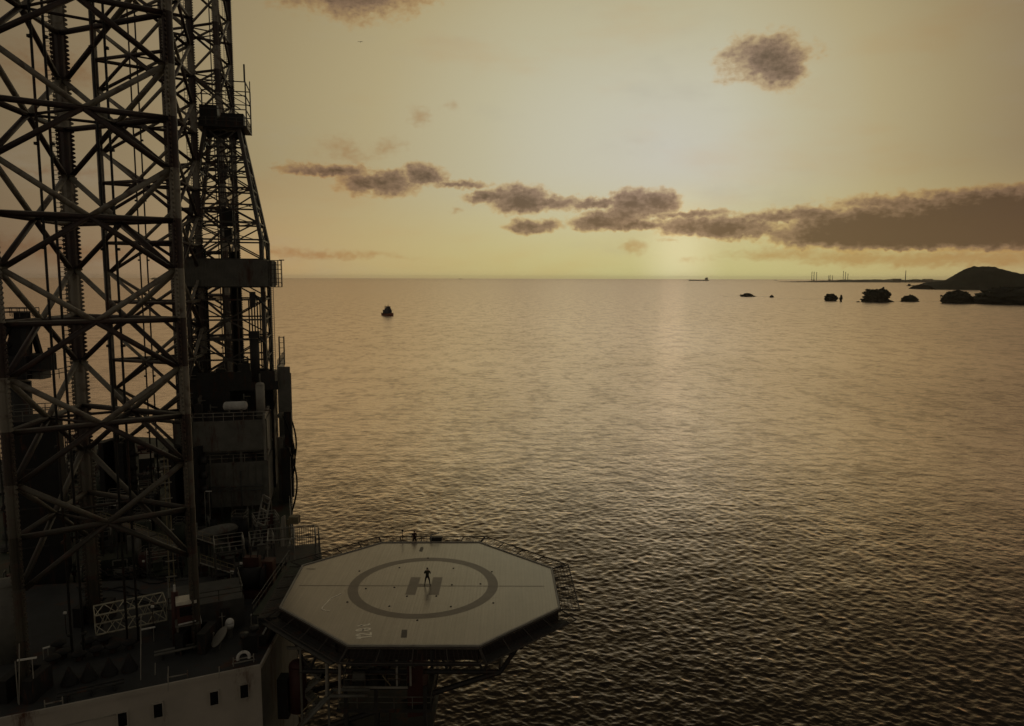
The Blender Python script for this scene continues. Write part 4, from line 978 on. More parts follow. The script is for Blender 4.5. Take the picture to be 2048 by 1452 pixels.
# crane cab on a frame with red cylinder
c = G(378,1296,RZ)
t = thing('crane_cab', 'crane cab with a cream roof standing on a four-legged frame beside a red post', 'crane cab', c)
m = MB()
for sx in (-.75,.75):
    for sy in (-.6,.6): m.bar(c+ax_*sx+ay_*sy, c+ax_*sx+ay_*sy+Vector((0,0,2.3)), .16)
m.box(c+Vector((0,0,2.35)), (1.9,1.6,.14), AX); m.build('frame', MT['grey'], t)
MB().box(c+Vector((0,0,3.3)), (1.5,1.3,1.75), AX).build('cab_body', MT['red'], t)
MB().box(c+Vector((0,0,4.3)), (1.65,1.45,.28), AX).build('roof', MT['deckwhite'], t)
MB().box(c-ay_*.66+Vector((0,0,3.55)), (1.1,.05,.8), AX).build('window', MT['glass'], t)
m = MB(); m.bar(c-ay_*.75-ax_*.7+Vector((0,0,2.5)), c-ay_*.75+ax_*.7+Vector((0,0,2.6)), .09); m.bar(c+ax_*1.15+Vector((0,0,1.9)), c+ax_*.95+Vector((0,0,3.4)), .06); m.build('handrail', MT['white'], t)
c = G(356,1290,RZ); t = thing('red_post', 'faded red round post left of the crane cab', 'post', c)
m = MB(); m.tube(c, c+Vector((0,0,4.8)), .36, 14, .30); m.build('shaft', MT['red'], t, True); MB().tube(c+Vector((0,0,4.8)), c+Vector((0,0,5.4)), .1, 8).build('tip', MT['white'], t)
# satellite dish, radome, life ring, drum
c = G(441,1300,RZ)
t = thing('satellite_dish', 'pale oval satellite dish tilted on a short mast on the roof', 'satellite dish', c)
n_ = Vector((-.62,-.38,.68)).normalized(); ctr = c+Vector((0,0,1.15)); u_ = n_.cross(Vector((0,0,1))).normalized(); v_ = u_.cross(n_)
m = MB(); N_ = 24; rings = []
vs = [tuple(ctr-n_*.16)]
for r in (.33,.66,.95):
    for i in range(N_): t_ = 2*PI*i/N_; vs.append(tuple(ctr+(u_*math.cos(t_)+v_*math.sin(t_))*r-n_*(.16-.16*(r/.95)**2)))
fs = [(0, 1+i, 1+(i+1) % N_) for i in range(N_)]
for k in range(2): fs += [(1+k*N_+i, 1+(k+1)*N_+i, 1+(k+1)*N_+(i+1) % N_, 1+k*N_+(i+1) % N_) for i in range(N_)]
m.add(vs, fs); m.add([tuple(Vector(v)-n_*.05) for v in vs], [f[::-1] for f in fs]); m.build('reflector', MT['lgrey'], t, True)
m = MB(); m.tube(c, ctr-n_*.2, .08, 8); m.tube(ctr-v_*.9, ctr+n_*.6, .03, 5); m.box(ctr+n_*.6, (.12,.12,.12)); m.build('mast', MT['grey'], t)
c = G(462,1276,RZ); t = thing('radome', 'small white radome on a stand behind the satellite dish', 'radome', c)
m = MB(); m.tube(c+Vector((0,0,.9)), c+Vector((0,0,1.35)), .34, 16, .38); m.ball(c+Vector((0,0,1.35)), .38, 16, 8, (1,1,1.15), 0); m.build('dome', MT['white'], t, True); MB().tube(c, c+Vector((0,0,.9)), .22, 10).build('stand', MT['grey'], t)
c = G(447,1272,RZ); t = thing('antenna_mast', 'thin forked antenna mast left of the small white radome', 'antenna', c)
m = MB(); m.tube(c, c+Vector((0,0,2.1)), .04, 6); m.tube(c+Vector((-.3,0,1.7)), c+Vector((.3,0,1.8)), .03, 5); m.tube(c+Vector((.2,0,.6)), c+Vector((.35,0,1.3)), .08, 6); m.build('mast', MT['lgrey'], t)
c = G(489,1330,RZ); t = thing('horseshoe_buoy', 'white horseshoe lifebuoy on a rack at the corner of the roof', 'lifebuoy', c)
m = MB(); pr = None
for i in range(13):
    a_ = PI*(1.12-1.24*i/12); p = c+ax_*math.cos(a_)*.46+Vector((0,0,.62+math.sin(a_)*.46))
    if pr is not None: m.tube(pr, p, .13, 8)
    pr = p
m.build('buoy', MT['white'], t, True)
m = MB(); m.bar(c-ax_*.9+Vector((0,0,.25)), c+ax_*.9+Vector((0,0,.25)), .08); m.bar(c-ax_*.8+Vector((0,0,.55)), c+ax_*.8+Vector((0,0,.55)), .07)
for s in (-.8,.8): m.bar(c+ax_*s, c+ax_*s+Vector((0,0,.75)), .07)
m.build('rack', MT['lgrey'], t)
c = G(501,1304,RZ); t = thing('ventilation_unit', 'black box with two round caps beside the horseshoe lifebuoy', 'ventilator', c)
MB().box(c+Vector((0,0,.8)), (1.2,1.1,1.6), AX).build('casing', MT['black'], t)
for k, s in enumerate((-.45,.5)): MB().tube(c+ax_*s+ay_*s+Vector((0,0,1.6)), c+ax_*s+ay_*s+Vector((0,0,1.95)), .38, 14).build('cap', MT['dark'], t, True)
c = G(545,1280,RZ); t = thing('edge_locker', 'narrow locker with a glinting lid along the roof edge under the helideck', 'locker', c)
e_ = (C0-B0); e_.z = 0; e_.normalize(); ea = math.atan2(e_.y, e_.x)
MB().box(c+Vector((-.5,0,.45)), (2.4,.6,.9), ea).build('body', MT['dark'], t); m = MB(); m.bar(c+Vector((-.5,0,.98))-e_*1.0, c+Vector((-.5,0,.98))+e_*1.0, .14, .08); m.build('lid_rail', MT['white'], t)
# conical dark covers and round vents
for k, (px, py) in enumerate(((141,1370),(180,1361),(221,1351),(261,1342))):
    c = G(px, py, RZ); lab = ['leftmost of four black cone covers in a row on the roof','second black cone cover from the left on the roof','third black cone cover from the left on the roof','rightmost of four black cone covers on the roof'][k]
    t = thing('cone_cover', lab, 'vent cover', c, 'black cone covers on the roof')
    m = MB(); m.tube(c+Vector((0,0,.15)), c+Vector((0,0,1.45)), .66, 14, .05); m.build('cone', MT['black'], t); MB().tube(c, c+Vector((0,0,.15)), .6, 14).build('base_ring', MT['dark'], t)
pos = ((108,1330),(128,1318),(160,1322),(196,1312),(228,1306),(262,1298),(120,1300),(178,1296),(210,1290))
for k, (px, py) in enumerate(pos):
    c = G(px, py, RZ); t = thing('mushroom_vent', 'low black round roof vent between the lattice boom and the cone covers', 'roof vent', c, 'round black roof vents')
    MB().tube(c, c+Vector((0,0,.55)), .3, 12).build('pipe', MT['dark'], t); m = MB(); m.ball(c+Vector((0,0,.5)), .62, 14, 5, (1,1,.45), 0); m.build('cap', MT['black'], t, True)
# lamp posts: two poles and a white tube, at the places the photo shows
def lamp_frame(x0, y0, x1, y1, base, h, label, z=RZ):
    c0 = G(x0, base, z); hh = h
    a = PY(x0, y0, c0.y); b0 = G(x1, base-(y0-y1)*1.0, z); b = PY(x1, y1, b0.y)
    t = thing('lamp_frame', label, 'deck lamp', c0, 'white tube lamps over the deck')
    m = MB(); m.tube(c0+ax_*.08, Vector((c0.x, c0.y, a.z))+ax_*.08, .045, 6); m.tube(b0-ax_*.1, Vector((b0.x, b0.y, b.z))-ax_*.1, .04, 6); m.build('pole', MT['lgrey'], t)
    MB().bar(a+Vector((0,0,.06)), b+Vector((0,0,.06)), .13, .10).build('tube_light', MT['lamp'], t)
lamp_frame(36,1325,75,1319,1410,0,'white tube lamp on the tall frame at the lower left corner of the roof')
lamp_frame(87,1301,101,1297,1322,0,'short white tube lamp right of and behind the tall corner frame')
lamp_frame(282,1263,312,1257,1290,0,'white tube lamp below the right end of the lattice boom')
lamp_frame(503,1232,520,1231,1262,0,'white tube lamp at the corner of the grey house beside the helideck')
lamp_frame(528,1145,545,1149,1180,0,'white tube lamp on the cluttered deck left of the helideck')
lamp_frame(462,1145,472,1146,1180,0,'very short white tube lamp among the dark gear left of the helideck')
lamp_frame(289,1044,302,1044,1075,0,'white tube lamp high behind the nearest leg braces',29.5)
lamp_frame(412,985,424,985,1060,0,'white tube lamp on the dark wall below the drill floor',28.1)
for (x, y0, y1) in ((283,1230,1362),(338,1335,1385),(440,1335,1358),(312,1328,1352),(40,1290,1412)):
    c = G(x, y1, RZ); p = PY(x, y0, c.y); o = MB().tube(c, p, .04, 6).build('thin_pole', MT['lgrey']); tag(o, {283:'tallest thin pale pole standing on the roof in front of the lattice boom',338:'short pole behind the long pipes on the roof',440:'short pole at the front edge of the roof below the dish',312:'pale pole at the front edge of the roof left of the small rail',40:'thin pole on the tall lamp frame at the lower left corner'}[x], 'pole')
def pipe_run(pts, r, label, mt_='grey', z=RZ, sup=True):
    P_ = [G(x, y, z+.5) for x, y in pts]; t = thing('pipe_run', label, 'pipes', P_[0]-Vector((0,0,.5)))
    m = MB()
    for o in (0, .55): m.path([p+ay_*o for p in P_], r, 8)
    m.build('pipe', MT[mt_], t, True)
    m = MB()
    for a, b in zip(P_[:-1], P_[1:]):
        for f in (.15,.5,.85): q = a.lerp(b, f); m.box(q+ay_*.27-Vector((0,0,.3)), (.14,.9,.4), AX)
    m.build('support', MT['dark'], t)
pipe_run([(310,1313),(414,1290)], .11, 'pair of grey pipes running below the crane cab towards the dish')
pipe_run([(-5,1376),(98,1354)], .11, 'pair of grey pipes at the left edge of the roof')
pipe_run([(400,1283),(452,1270)], .13, 'short grey pipes between crane cab and radome')
pipe_run([(115,1397),(250,1366)], .08, 'thin dark pipes behind the front coaming of the roof', 'dark')
for (x0,y0,x1,y1,lab) in ((90,1411,128,1403,'small pale rail at the front edge, lower left'),(336,1357,378,1349,'small orange-brown rail on the front edge of the roof')):
    a, b = G(x0,y0,RZ+.35), G(x1,y1,RZ+.35); m = MB(); m.bar(a,b,.07)
    for f in (.03,.97): q = a.lerp(b,f); m.bar(q-Vector((0,0,.3)), q+Vector((0,0,.3)), .06)
    tag(m.build('edge_rail', MT['lgrey']), lab, 'rail')
# ---- crane at the left edge of the hull
CY = 86.0
def cp_(px, py, Y=CY): return PY(px, py, Y)
t = thing('pedestal_crane', 'dark pedestal crane seen through the nearest leg at the far left', 'crane', cp_(40,900))
b0 = cp_(40,640); 
m = MB(); m.tube(cp_(42,960), cp_(38,765), 1.55, 18, 1.25); m.build('pedestal', MT['dark'], t, True)
m = MB(); c = cp_(36,735); m.box(c, (4.6,4.0,2.6)); m.box(cp_(75,727), (2.6,3.0,1.9)); m.box(cp_(12,748), (3.0,3.5,1.6)); m.build('machinery_house', MT['black'], t)
m = MB()
for yy in (-1.3,1.3):
    m.bar(c+Vector((-2,yy,1.2)), cp_(38,652)+Vector((-.7,yy*.4,0)), .55); m.bar(c+Vector((1.8,yy,1.2)), cp_(44,652)+Vector((.7,yy*.4,0)), .55); m.bar(c+Vector((-4.6,yy,-.6)), cp_(28,690)+Vector((0,yy*.5,0)), .4)
m.box(cp_(41,648), (3.0,2.2,.9)); m.box(cp_(44,634), (1.2,1.2,.9)); m.bar(cp_(41,650), cp_(41,730), 2.0, 1.2); m.build('a_frame', MT['black'], t)
m = MB(); top = cp_(41,643); m.rail([top+Vector((-1.9,-1.1,.4)), top+Vector((1.5,-1.1,.4)), top+Vector((1.5,1.1,.4)), top+Vector((-1.9,1.1,.4))], 1.0, .05, .8, True); m.tube(top+Vector((-1.6,-1,0)), top+Vector((-1.6,-1,2.6)), .05, 5)
m.build('railing', MT['derrick'], t); m = MB()
for z in (0,1.2,2.4,3.6,4.8): m.rail([c+Vector((-1.5,-1.9,1.0+z)), c+Vector((-.6,-1.9,1.0+z))], 1.2, .04, .9)
m.build('ladder', MT['derrick'], t); m = MB()
m.rail([c+Vector((2.2,-2,-1.3)), c+Vector((5.2,-2,-1.3)), c+Vector((5.2,1.5,-1.3))], 1.1, .045, 1.1); m.build('railing', MT['derrick'], t)
MB().box(cp_(84,742)+Vector((0,-.4,0)), (1.6,1.5,1.9)).build('operator_cab', MT['grey'], t)
m = MB(); A1, B1 = cp_(14,752), cp_(-150,700, CY-6)
dd = (B1-A1); 
for oy in (-.8,.8):
    for oz in (-.8,.8): m.tube(A1+Vector((0,oy,oz)), B1+Vector((0,oy,oz)), .12, 6)
for i in range(16):
    p, q_ = A1+dd*i/16, A1+dd*(i+1)/16; s = 1 if i % 2 else -1
    for oy in (-.8,.8): m.tube(p+Vector((0,oy,-.8*s)), q_+Vector((0,oy,.8*s)), .06, 5)
    m.tube(p+Vector((0,-.8*s,.8)), q_+Vector((0,.8*s,.8)), .06, 5)
m.build('boom', MT['dark'], t)
# black jack-house columns at the left edge
t = thing('equipment_tower', 'big black steel tower behind the left chord of the nearest leg', 'equipment tower', G(70,1180,29))
c = G(70,1175,29.0); 
MB().box(Vector((c.x, c.y+2, 38.0)), (4.6,5,18), AX).build('tower_block', MT['black'], t)
m = MB(); top = Vector((c.x, c.y+2, 47.0)); m.rail([top+ax_*sx*2.2+ay_*sy*2.4 for sx, sy in ((-1,-1),(1,-1),(1,1),(-1,1))], 1.1, .05, 1.3, True); m.build('railing', MT['grey'], t)
for k in range(3):
    q = Vector((c.x, c.y-.55, 33.5+4.2*k)); m = MB(); m.box(q-ay_*.15, (3.8,.25,.16), AX); m.bar(q-ax_*1.9, q-ax_*1.9+Vector((0,0,4)), .12); m.build('wall_rib', MT['dark'], t)
c = G(20,1130,29)
t = thing('storage_drum', 'pale round tank at the extreme left edge behind the black chord', 'tank', PY(6,1120,60)); q = PY(6,1120,60); q.z = 30
m = MB(); m.tube(q, q+Vector((0,0,6.5)), 1.1, 20); m.ball(q+Vector((0,0,6.5)), 1.1, 18, 6, (1,1,.4), 0); m.build('shell', MT['grey'], t, True); MB().tube(q+Vector((1.15,0,0)), q+Vector((1.15,0,6.5)), .06, 5).build('pipe', MT['lgrey'], t)
# pale tall frame with glints, inside right part of nearest leg base
q = PY(341,1090,72); t = thing('ladder_tower', 'narrow pale ladder tower with clamps rising left of the right leg chord', 'ladder tower', q)
m = MB(); z0_, z1_ = 29.0, PY(341,905,72).z
for dx in (-.28,.28): m.tube(Vector((q.x+dx, 72, z0_)), Vector((q.x+dx*.6, 72, z1_)), .06, 6)
m.build('rail', MT['yellow'], t)
m = MB()
for z in np.arange(z0_, z1_, 1.6): m.bar(Vector((q.x-.5,71.9,z)), Vector((q.x+.5,71.9,z+.15)), .09)
m.build('clamp', MT['lgrey'], t)
# walkway truss / gangway between block and deck (the long pale diagonal rails)
for (x0,y0,x1,y1,z,lab) in ((202,1042,298,1076,34.5,'pale gangway rail sloping right behind the nearest leg'),(205,1048,355,1098,33,'long gangway sloping right at the foot of the nearest leg'),(392,1078,436,1092,32,'white-edged gangway right of the nearest leg'),(402,1128,470,1150,31,'dark gangway with glinting rail left of the helideck')):
    a, b = G(x0,y0,z), G(x1,y1,z); t = thing('gangway', lab, 'gangway', a); d = (b-a).normalized(); s = Vector((-d.y, d.x, 0))
    m = MB(); m.bar(a+s*.5, b+s*.5, 1.0, .1); m.build('walkway', MT['dark'], t)
    m = MB(); m.rail([a, b], 1.0, .035, 1.1); m.build('railing', MT['yellow'], t)
    m = MB(); m.bar(a-s*.05+Vector((0,0,.05)), b-s*.05+Vector((0,0,.05)), .06, .12); m.build('kick_plate', MT['lgrey'], t)
    for i in range(4): p = a.lerp(b, i/3); MB().bar(p, Vector((p.x, p.y, 28.1)), .14).build('post', MT['dark'], t)
# pale lifeboat-like hull
c = G(434,1080,30); t = thing('covered_boat', 'covered rescue boat with a pale olive canopy on deck below the substructure', 'lifeboat', c)
yw = yawpx(400,1090,470,1072,30); R2 = Matrix.Rotation(yw, 3, 'Z')
m = MB(); vs = []; n = 16
for i in range(n+1):
    u = i/n*2-1; w = .95*(1-abs(u)**2.6)**.5 if abs(u) < 1 else 0
    for k in range(9):
        a_ = PI*k/8-PI/2; vs.append(c+R2 @ Vector((u*2.9, math.sin(a_)*w, .9-math.cos(a_)*w*.9)))
m.add(vs, [(i*9+k, i*9+k+1, (i+1)*9+k+1, (i+1)*9+k) for i in range(n) for k in range(8)]); m.build('hull', MT['dgrey'], t, True)
m = MB(); vs = []
for i in range(n+1):
    u = i/n*2-1; w = .93*(1-abs(u)**2.6)**.5 if abs(u) < 1 else 0
    for k in range(9):
        a_ = PI*k/8; vs.append(c+R2 @ Vector((u*2.85, math.cos(a_)*w, .92+math.sin(a_)*w*.85)))
m.add(vs, [(i*9+k, i*9+k+1, (i+1)*9+k+1, (i+1)*9+k) for i in range(n) for k in range(8)]); m.build('canopy', MT['grey'], t, True)
for s in (-1.6,1.6): MB().box(c+R2 @ Vector((s,0,-.6)), (.3,1.6,1.6), yw).build('cradle', MT['dark'], t)
# sloping pipe ramp and pale plates beside the hull edge
t = thing('pipe_ramp', 'sloping pale pipe ramp leading down from the substructure on the seaward side', 'pipe ramp', G(520,1085,29))
a, b = PY(527,992,99), G(506,1095,30); c_, d_ = PY(541,1000,99), G(521,1100,30)
m = MB(); m.bar(a,b,.18,.3); m.bar(c_,d_,.18,.3); m.build('side_beam', MT['grey'], t)
for i in range(8):
    f = i/7; MB().bar(a.lerp(b,f), c_.lerp(d_,f), .16, .3).build('cross_beam', MT['lgrey'] if i % 2 == 0 else MT['dark'], t)
m = MB(); m.bar(a-Vector((0,0,1.0)), b-Vector((0,0,1.0)), .4); m.bar(a, Vector((a.x,a.y,28.1)), .3); m.bar(c_, Vector((c_.x,c_.y,28.1)), .3); m.build('truss', MT['dark'], t)
t = thing('sloping_screen', 'pale triangular sloping screen at the hull edge behind the pipe basket', 'screen', G(535,1110,28.1))
p0, p1, p2 = G(524,1108,28.1), G(545,1104,28.1), PY(545,1030,88)
m = MB(); th = Vector((.0,.25,0)); m.add([p0,p1,p2,p0+th,p1+th,p2+th], [(0,1,2),(5,4,3),(0,3,4,1),(1,4,5,2),(2,5,3,0)]); m.build('plate', MT['wall'], t)
m = MB(); m.bar(p0, p2, .18); m.bar(p1, p2, .18); m.build('edge_bar', MT['red'], t)
t = thing('sloping_screen', 'narrow pale column plate at the very edge of the hull, right of the triangular screen', 'screen', G(574,1090,28.1))
p0, p1, p2, p3 = G(563,1096,28.1), G(574,1094,28.1), PY(570,1032,92), PY(563,1036,92)
m = MB(); m.add([p0,p1,p2,p3,p0+th,p1+th,p2+th,p3+th], [(3,2,1,0),(4,5,6,7),(0,1,5,4),(1,2,6,5),(2,3,7,6),(3,0,4,7)]); m.build('plate', MT['wall'], t)
m = MB(); m.bar(G(584,1090,28.1), PY(576,1040,92), .22); m.box(PY(590,1040,92), (1.2,1,.9)); m.bar(PY(576,1042,92), PY(588,1041,92), .2); m.build('davit', MT['yellow'], t)
# pipe basket / railed cage beyond the helideck's left corner
t = thing('railed_basket', 'open pale framed basket with upright bars left of the helideck, above the sea', 'pipe basket', G(590,1120,30))
A_, B_ = G(537,1126,30), G(634,1116,30); Cc = G(634,1116,30); dA = (B_-A_); dA.z = 0; Ln = dA.length; dA.normalize(); sA = Vector((-dA.y, dA.x, 0))
m = MB()
for sx in (0, .55, 1.0):
    for sy in (0, 4.2):
        p = A_+dA*Ln*sx+sA*sy; m.tube(p, p+Vector((0,0,2.5)), .05, 6)
for z in (2.5,):
    for sy in (0, 4.2): m.tube(A_+sA*sy+Vector((0,0,z)), B_+sA*sy+Vector((0,0,z)), .055, 6)
    for sx in (0,.55,1): m.tube(A_+dA*Ln*sx+Vector((0,0,z)), A_+dA*Ln*sx+sA*4.2+Vector((0,0,z)), .055, 6)
m.build('frame', MT['lgrey'], t)
m = MB()
for i in range(22):
    p = A_+dA*Ln*i/21+sA*4.2; m.tube(p, p+Vector((0,0,2.4)), .03, 4)
for i in range(9):
    p = B_+sA*4.2*i/8; m.tube(p, p+Vector((0,0,2.4)), .03, 4)
m.rail([A_+sA*4.3, B_+sA*4.3+dA*.4, B_+dA*.4], 2.3, .04, 1.6); m.build('bar', MT['grey'], t)
m = MB(); m.box((A_+B_)/2+sA*2.1-Vector((0,0,.15)), (Ln+1.2, 5.4, .3), math.atan2(dA.y, dA.x)); 
for sx in (.1,.9): p = A_+dA*Ln*sx+sA*2; m.bar(p, Vector((p.x-2.5, p.y, 20)), .3)
m.build('floor', MT['dark'], t)
# helideck access platform on its left side: dark walkway
t = thing('access_walkway', 'dark walkway along the left edge of the helideck', 'walkway', G(560,1170,31))
a, b = G(604,1122,31.6), G(535,1232,31.6); m = MB(); m.bar(a, b, 2.6, .15); m.build('walkway_plate', MT['green'], t)
d = (b-a).normalized(); s = Vector((-d.y,d.x,0))
m = MB(); m.rail([a-s*1.3, b-s*1.3], 1.1, .04, 1.5); m.build('railing', MT['dark'], t)
m = MB()
for f in (.05,.35,.65,.95): p = a.lerp(b,f); m.bar(p, Vector((p.x,p.y,RZ)), .2)
m.build('post', MT['dark'], t)
# red-black winch heap left of the helideck
c = G(505,1190,30); t = thing('anchor_winch', 'dark red and black winch heap left of the helideck corner', 'winch', c)
m = MB(); m.tube(c+Vector((-1.2,0,1.6)), c+Vector((1.2,.4,1.6)), 1.1, 18); m.tube(c+Vector((-1.4,0,1.6)), c+Vector((-1.2,0,1.6)), 1.45, 18); m.tube(c+Vector((1.2,.4,1.6)), c+Vector((1.4,.4,1.6)), 1.45, 18); m.build('drum', MT['black'], t, True)
m = MB(); m.box(c+Vector((0,.2,.35)), (3.4,2.6,.7)); m.box(c+Vector((1.5,1.0,2.0)), (1.1,1.2,2.6)); m.box(c+Vector((-.3,1.3,2.8)), (1.6,.8,1.4)); m.build('housing', MT['red'], t)
m = MB()
for k in range(4): m.tube(c+Vector((-1+k*.6,1,2.5)), c+Vector((-1.2+k*.8,1.2,4.3)), .07, 6)
m.build('lever', MT['dark'], t)
# floodlights: small bright dots of the photo
for k, (px, py, z, lab) in enumerate(((28,1035,36,'small white floodlight at the left edge above the black tower'),(129,1070,34,'small white floodlight in the dark machinery left of the far chord'),(230,1012,36,'pale floodlight head beside the crossing of the braces'),(516,1128,32,'small bright floodlight on the winch heap, right side'),(483,1128,32,'small bright floodlight on the winch heap, left side'),(306,1215,33,'white floodlight in the right end of the lattice boom'),(131,1228,32,'tiny bright lamp left of the lattice boom'),(288,1124,31,'white lamp head on the grey deck right of the far chord'))):
    q = G(px, py, z); t = thing('floodlight', lab, 'floodlight', Vector((q.x,q.y,30)))
    MB().tube(Vector((q.x,q.y,29.0 if z < 35 else 30)), q-Vector((0,0,.15)), .04, 5).build('pole', MT['dark'], t)
    m = MB(); m.box(q, (.24,.16,.18)); m.build('lamp_head', MT['lamp'], t)
# crowded machinery on the main deck (dark, partly hidden)
rnd = random.Random(11)
gmat = ['dark','black','black','grey','dark','red','green']
spots = []
def inleg(x, y):
    for V in (V1, V2):
        for p in V:
            if abs(x-p.x) < 3.4 and abs(y-p.y) < 3.6: return True
    return False
def on_block(x, y): return y < 75
tries = 0
while len(spots) < 104 and tries < 9000:
    tries += 1
    px = rnd.uniform(15, 545); py = rnd.uniform(905, 1215); z = 28.1
    q = G(px, py, z)
    if q.y < 76.5: z = 30.0; q = G(px, py, z)
    if q.y < 57 or inleg(q.x, q.y): continue
    dp = q-DC; lx, ly = dp.dot(dv_), dp.dot(du_)
    if abs(lx) < 8.6 and ly > -17.5: continue
    if q.x > -23.5 or any((q.x-s[0])**2+(q.y-s[1])**2 < 5.6 for s in spots) or 70 < q.y < 77.2: continue
    if (q-G(505,1190,30)).length < 4 or (q-G(434,1080,30)).length < 3.5 or (q-G(445,1235,30)).length < 5.5: continue
    spots.append((q.x, q.y, z))
for k, (x, y, z) in enumerate(spots):
    c = Vector((x, y, z)); kind = k % 6; mt_ = MT[rnd.choice(gmat)]; yw = AX+rnd.choice((0, PI/2))+rnd.uniform(-.05,.05); R3 = Matrix.Rotation(yw, 3, 'Z')
    if kind == 0:
        t = thing('deck_container', 'dark ribbed container box in the crowded gear on the main deck', 'container', c, 'dark containers on the main deck')
        sx, sy, sz = rnd.uniform(2.6,4), rnd.uniform(1.8,2.4), rnd.uniform(1.8,2.6); MB().box(c+Vector((0,0,sz/2+.1)), (sx,sy,sz), yw).build('casing', mt_, t)
        m = MB()
        for i in range(8):
            for s in (-1,1): m.box(c+R3 @ Vector((-sx/2+sx*(i+.5)/8, s*(sy/2+.03), sz/2+.1)), (.08,.06,sz*.9), yw)
        m.build('corrugation', MT['dark'], t)
    elif kind == 1:
        t = thing('machine_skid', 'dark machine with pipes on a skid in the crowded gear on the main deck', 'machinery', c, 'dark machines on the main deck')
        MB().box(c+Vector((0,0,.2)), (3,1.8,.4), yw).build('skid', MT['dark'], t)
        m = MB(); m.tube(c+R3 @ Vector((-.9,0,1.1)), c+R3 @ Vector((.6,0,1.1)), .6, 14); m.box(c+R3 @ Vector((1.0,0,1.0)), (.7,1.1,1.3), yw); m.build('motor', mt_, t, True)
        m = MB(); m.path([c+R3 @ Vector(p) for p in ((-1,.5,1.2),(-1,.5,2.4),(.4,.5,2.4),(.4,.5,1.2))], .09, 6); m.build('pipe', MT['grey'], t, True)
    elif kind == 2:
        t = thing('deck_tank', 'upright dark tank in the crowded gear on the main deck', 'tank', c, 'upright tanks on the main deck')
        h = rnd.uniform(2.2,4.2); r = rnd.uniform(.6,1.1); m = MB(); m.tube(c, c+Vector((0,0,h)), r, 18); m.ball(c+Vector((0,0,h)), r, 16, 5, (1,1,.4), 0); m.build('shell', mt_, t, True)
        m = MB(); m.rail([c+Vector((sx*r,sy*r,h*.98)) for sx, sy in ((-.8,-.8),(.8,-.8),(.8,.8),(-.8,.8))], .9, .035, .8, True); m.tube(c+Vector((r+.1,0,0)), c+Vector((r+.1,0,h)), .06, 5); m.build('railing', MT['grey'], t)
    elif kind == 3:
        t = thing('pipe_bundle', 'bundle of steel pipes lying in the crowded gear on the main deck', 'pipe bundle', c, 'pipe bundles on the main deck')
        m = MB()
        for i in range(6):
            for j in range(3-(i % 2)): m.tube(c+R3 @ Vector((-2.6,-.7+i*.27,.25+j*.25)), c+R3 @ Vector((2.6+rnd.uniform(-.3,.3),-.7+i*.27,.25+j*.25)), .11, 8)
        m.build('pipe', MT['derrick'], t, True)
        for s in (-1.8,1.8): MB().box(c+R3 @ Vector((s,0,.06)), (.2,2,.12), yw).build('dunnage', MT['yellow'], t)
    elif kind == 4:
        t = thing('pipe_manifold', 'tangle of dark pipes and valves in the crowded gear on the main deck', 'manifold', c, 'pipe manifolds on the main deck')
        m = MB()
        for i in range(5):
            x0 = -1.6+i*.8; m.path([c+R3 @ Vector((x0,-.8,0)), c+R3 @ Vector((x0,-.8,1.3+.3*(i % 3))), c+R3 @ Vector((x0,1.0,1.3+.3*(i % 3))), c+R3 @ Vector((x0,1.0,0))], .1, 6)
        m.tube(c+R3 @ Vector((-2,0,.9)), c+R3 @ Vector((2,0,.9)), .14, 8); m.build('pipe', mt_, t, True)
        m = MB()
        for i in range(4): q = c+R3 @ Vector((-1.6+i*.8,-.8,1.0)); m.tube(q-R3 @ Vector((0,.25,0)), q-R3 @ Vector((0,.2,0)), .22, 10)
        m.build('hand_wheel', MT['red'], t)
    else:
        t = thing('access_tower', 'tall dark steel frame with a ladder in the crowded gear on the main deck', 'steel frame', c, 'steel frames on the main deck')
        h = rnd.uniform(3,5.5); w_ = rnd.uniform(.9,1.5); m = MB()
        P4 = [c+R3 @ Vector((sx*w_,sy*w_,0)) for sx, sy in ((-1,-1),(1,-1),(1,1),(-1,1))]
        for i in range(4):
            m.bar(P4[i], P4[i]+Vector((0,0,h)), .16)
            for zz in (h*.5, h-.08): m.bar(P4[i]+Vector((0,0,zz)), P4[(i+1) % 4]+Vector((0,0,zz)), .12)
            m.bar(P4[i], P4[(i+1) % 4]+Vector((0,0,h*.5)), .07)
        m.build('frame', MT['derrick'], t)
        m = MB(); m.box(c+Vector((0,0,h*.5+.1)), (2*w_,2*w_,.06), yw); m.tube(c+Vector((0,0,h*.5)), c+Vector((0,0,h*.5+1.3)), .5, 12); m.build('deck_plate', mt_, t)
        m = MB(); m.rail([p+Vector((0,0,h)) for p in P4], .9, .035, 1.2, True); m.build('railing', MT['lgrey'], t)

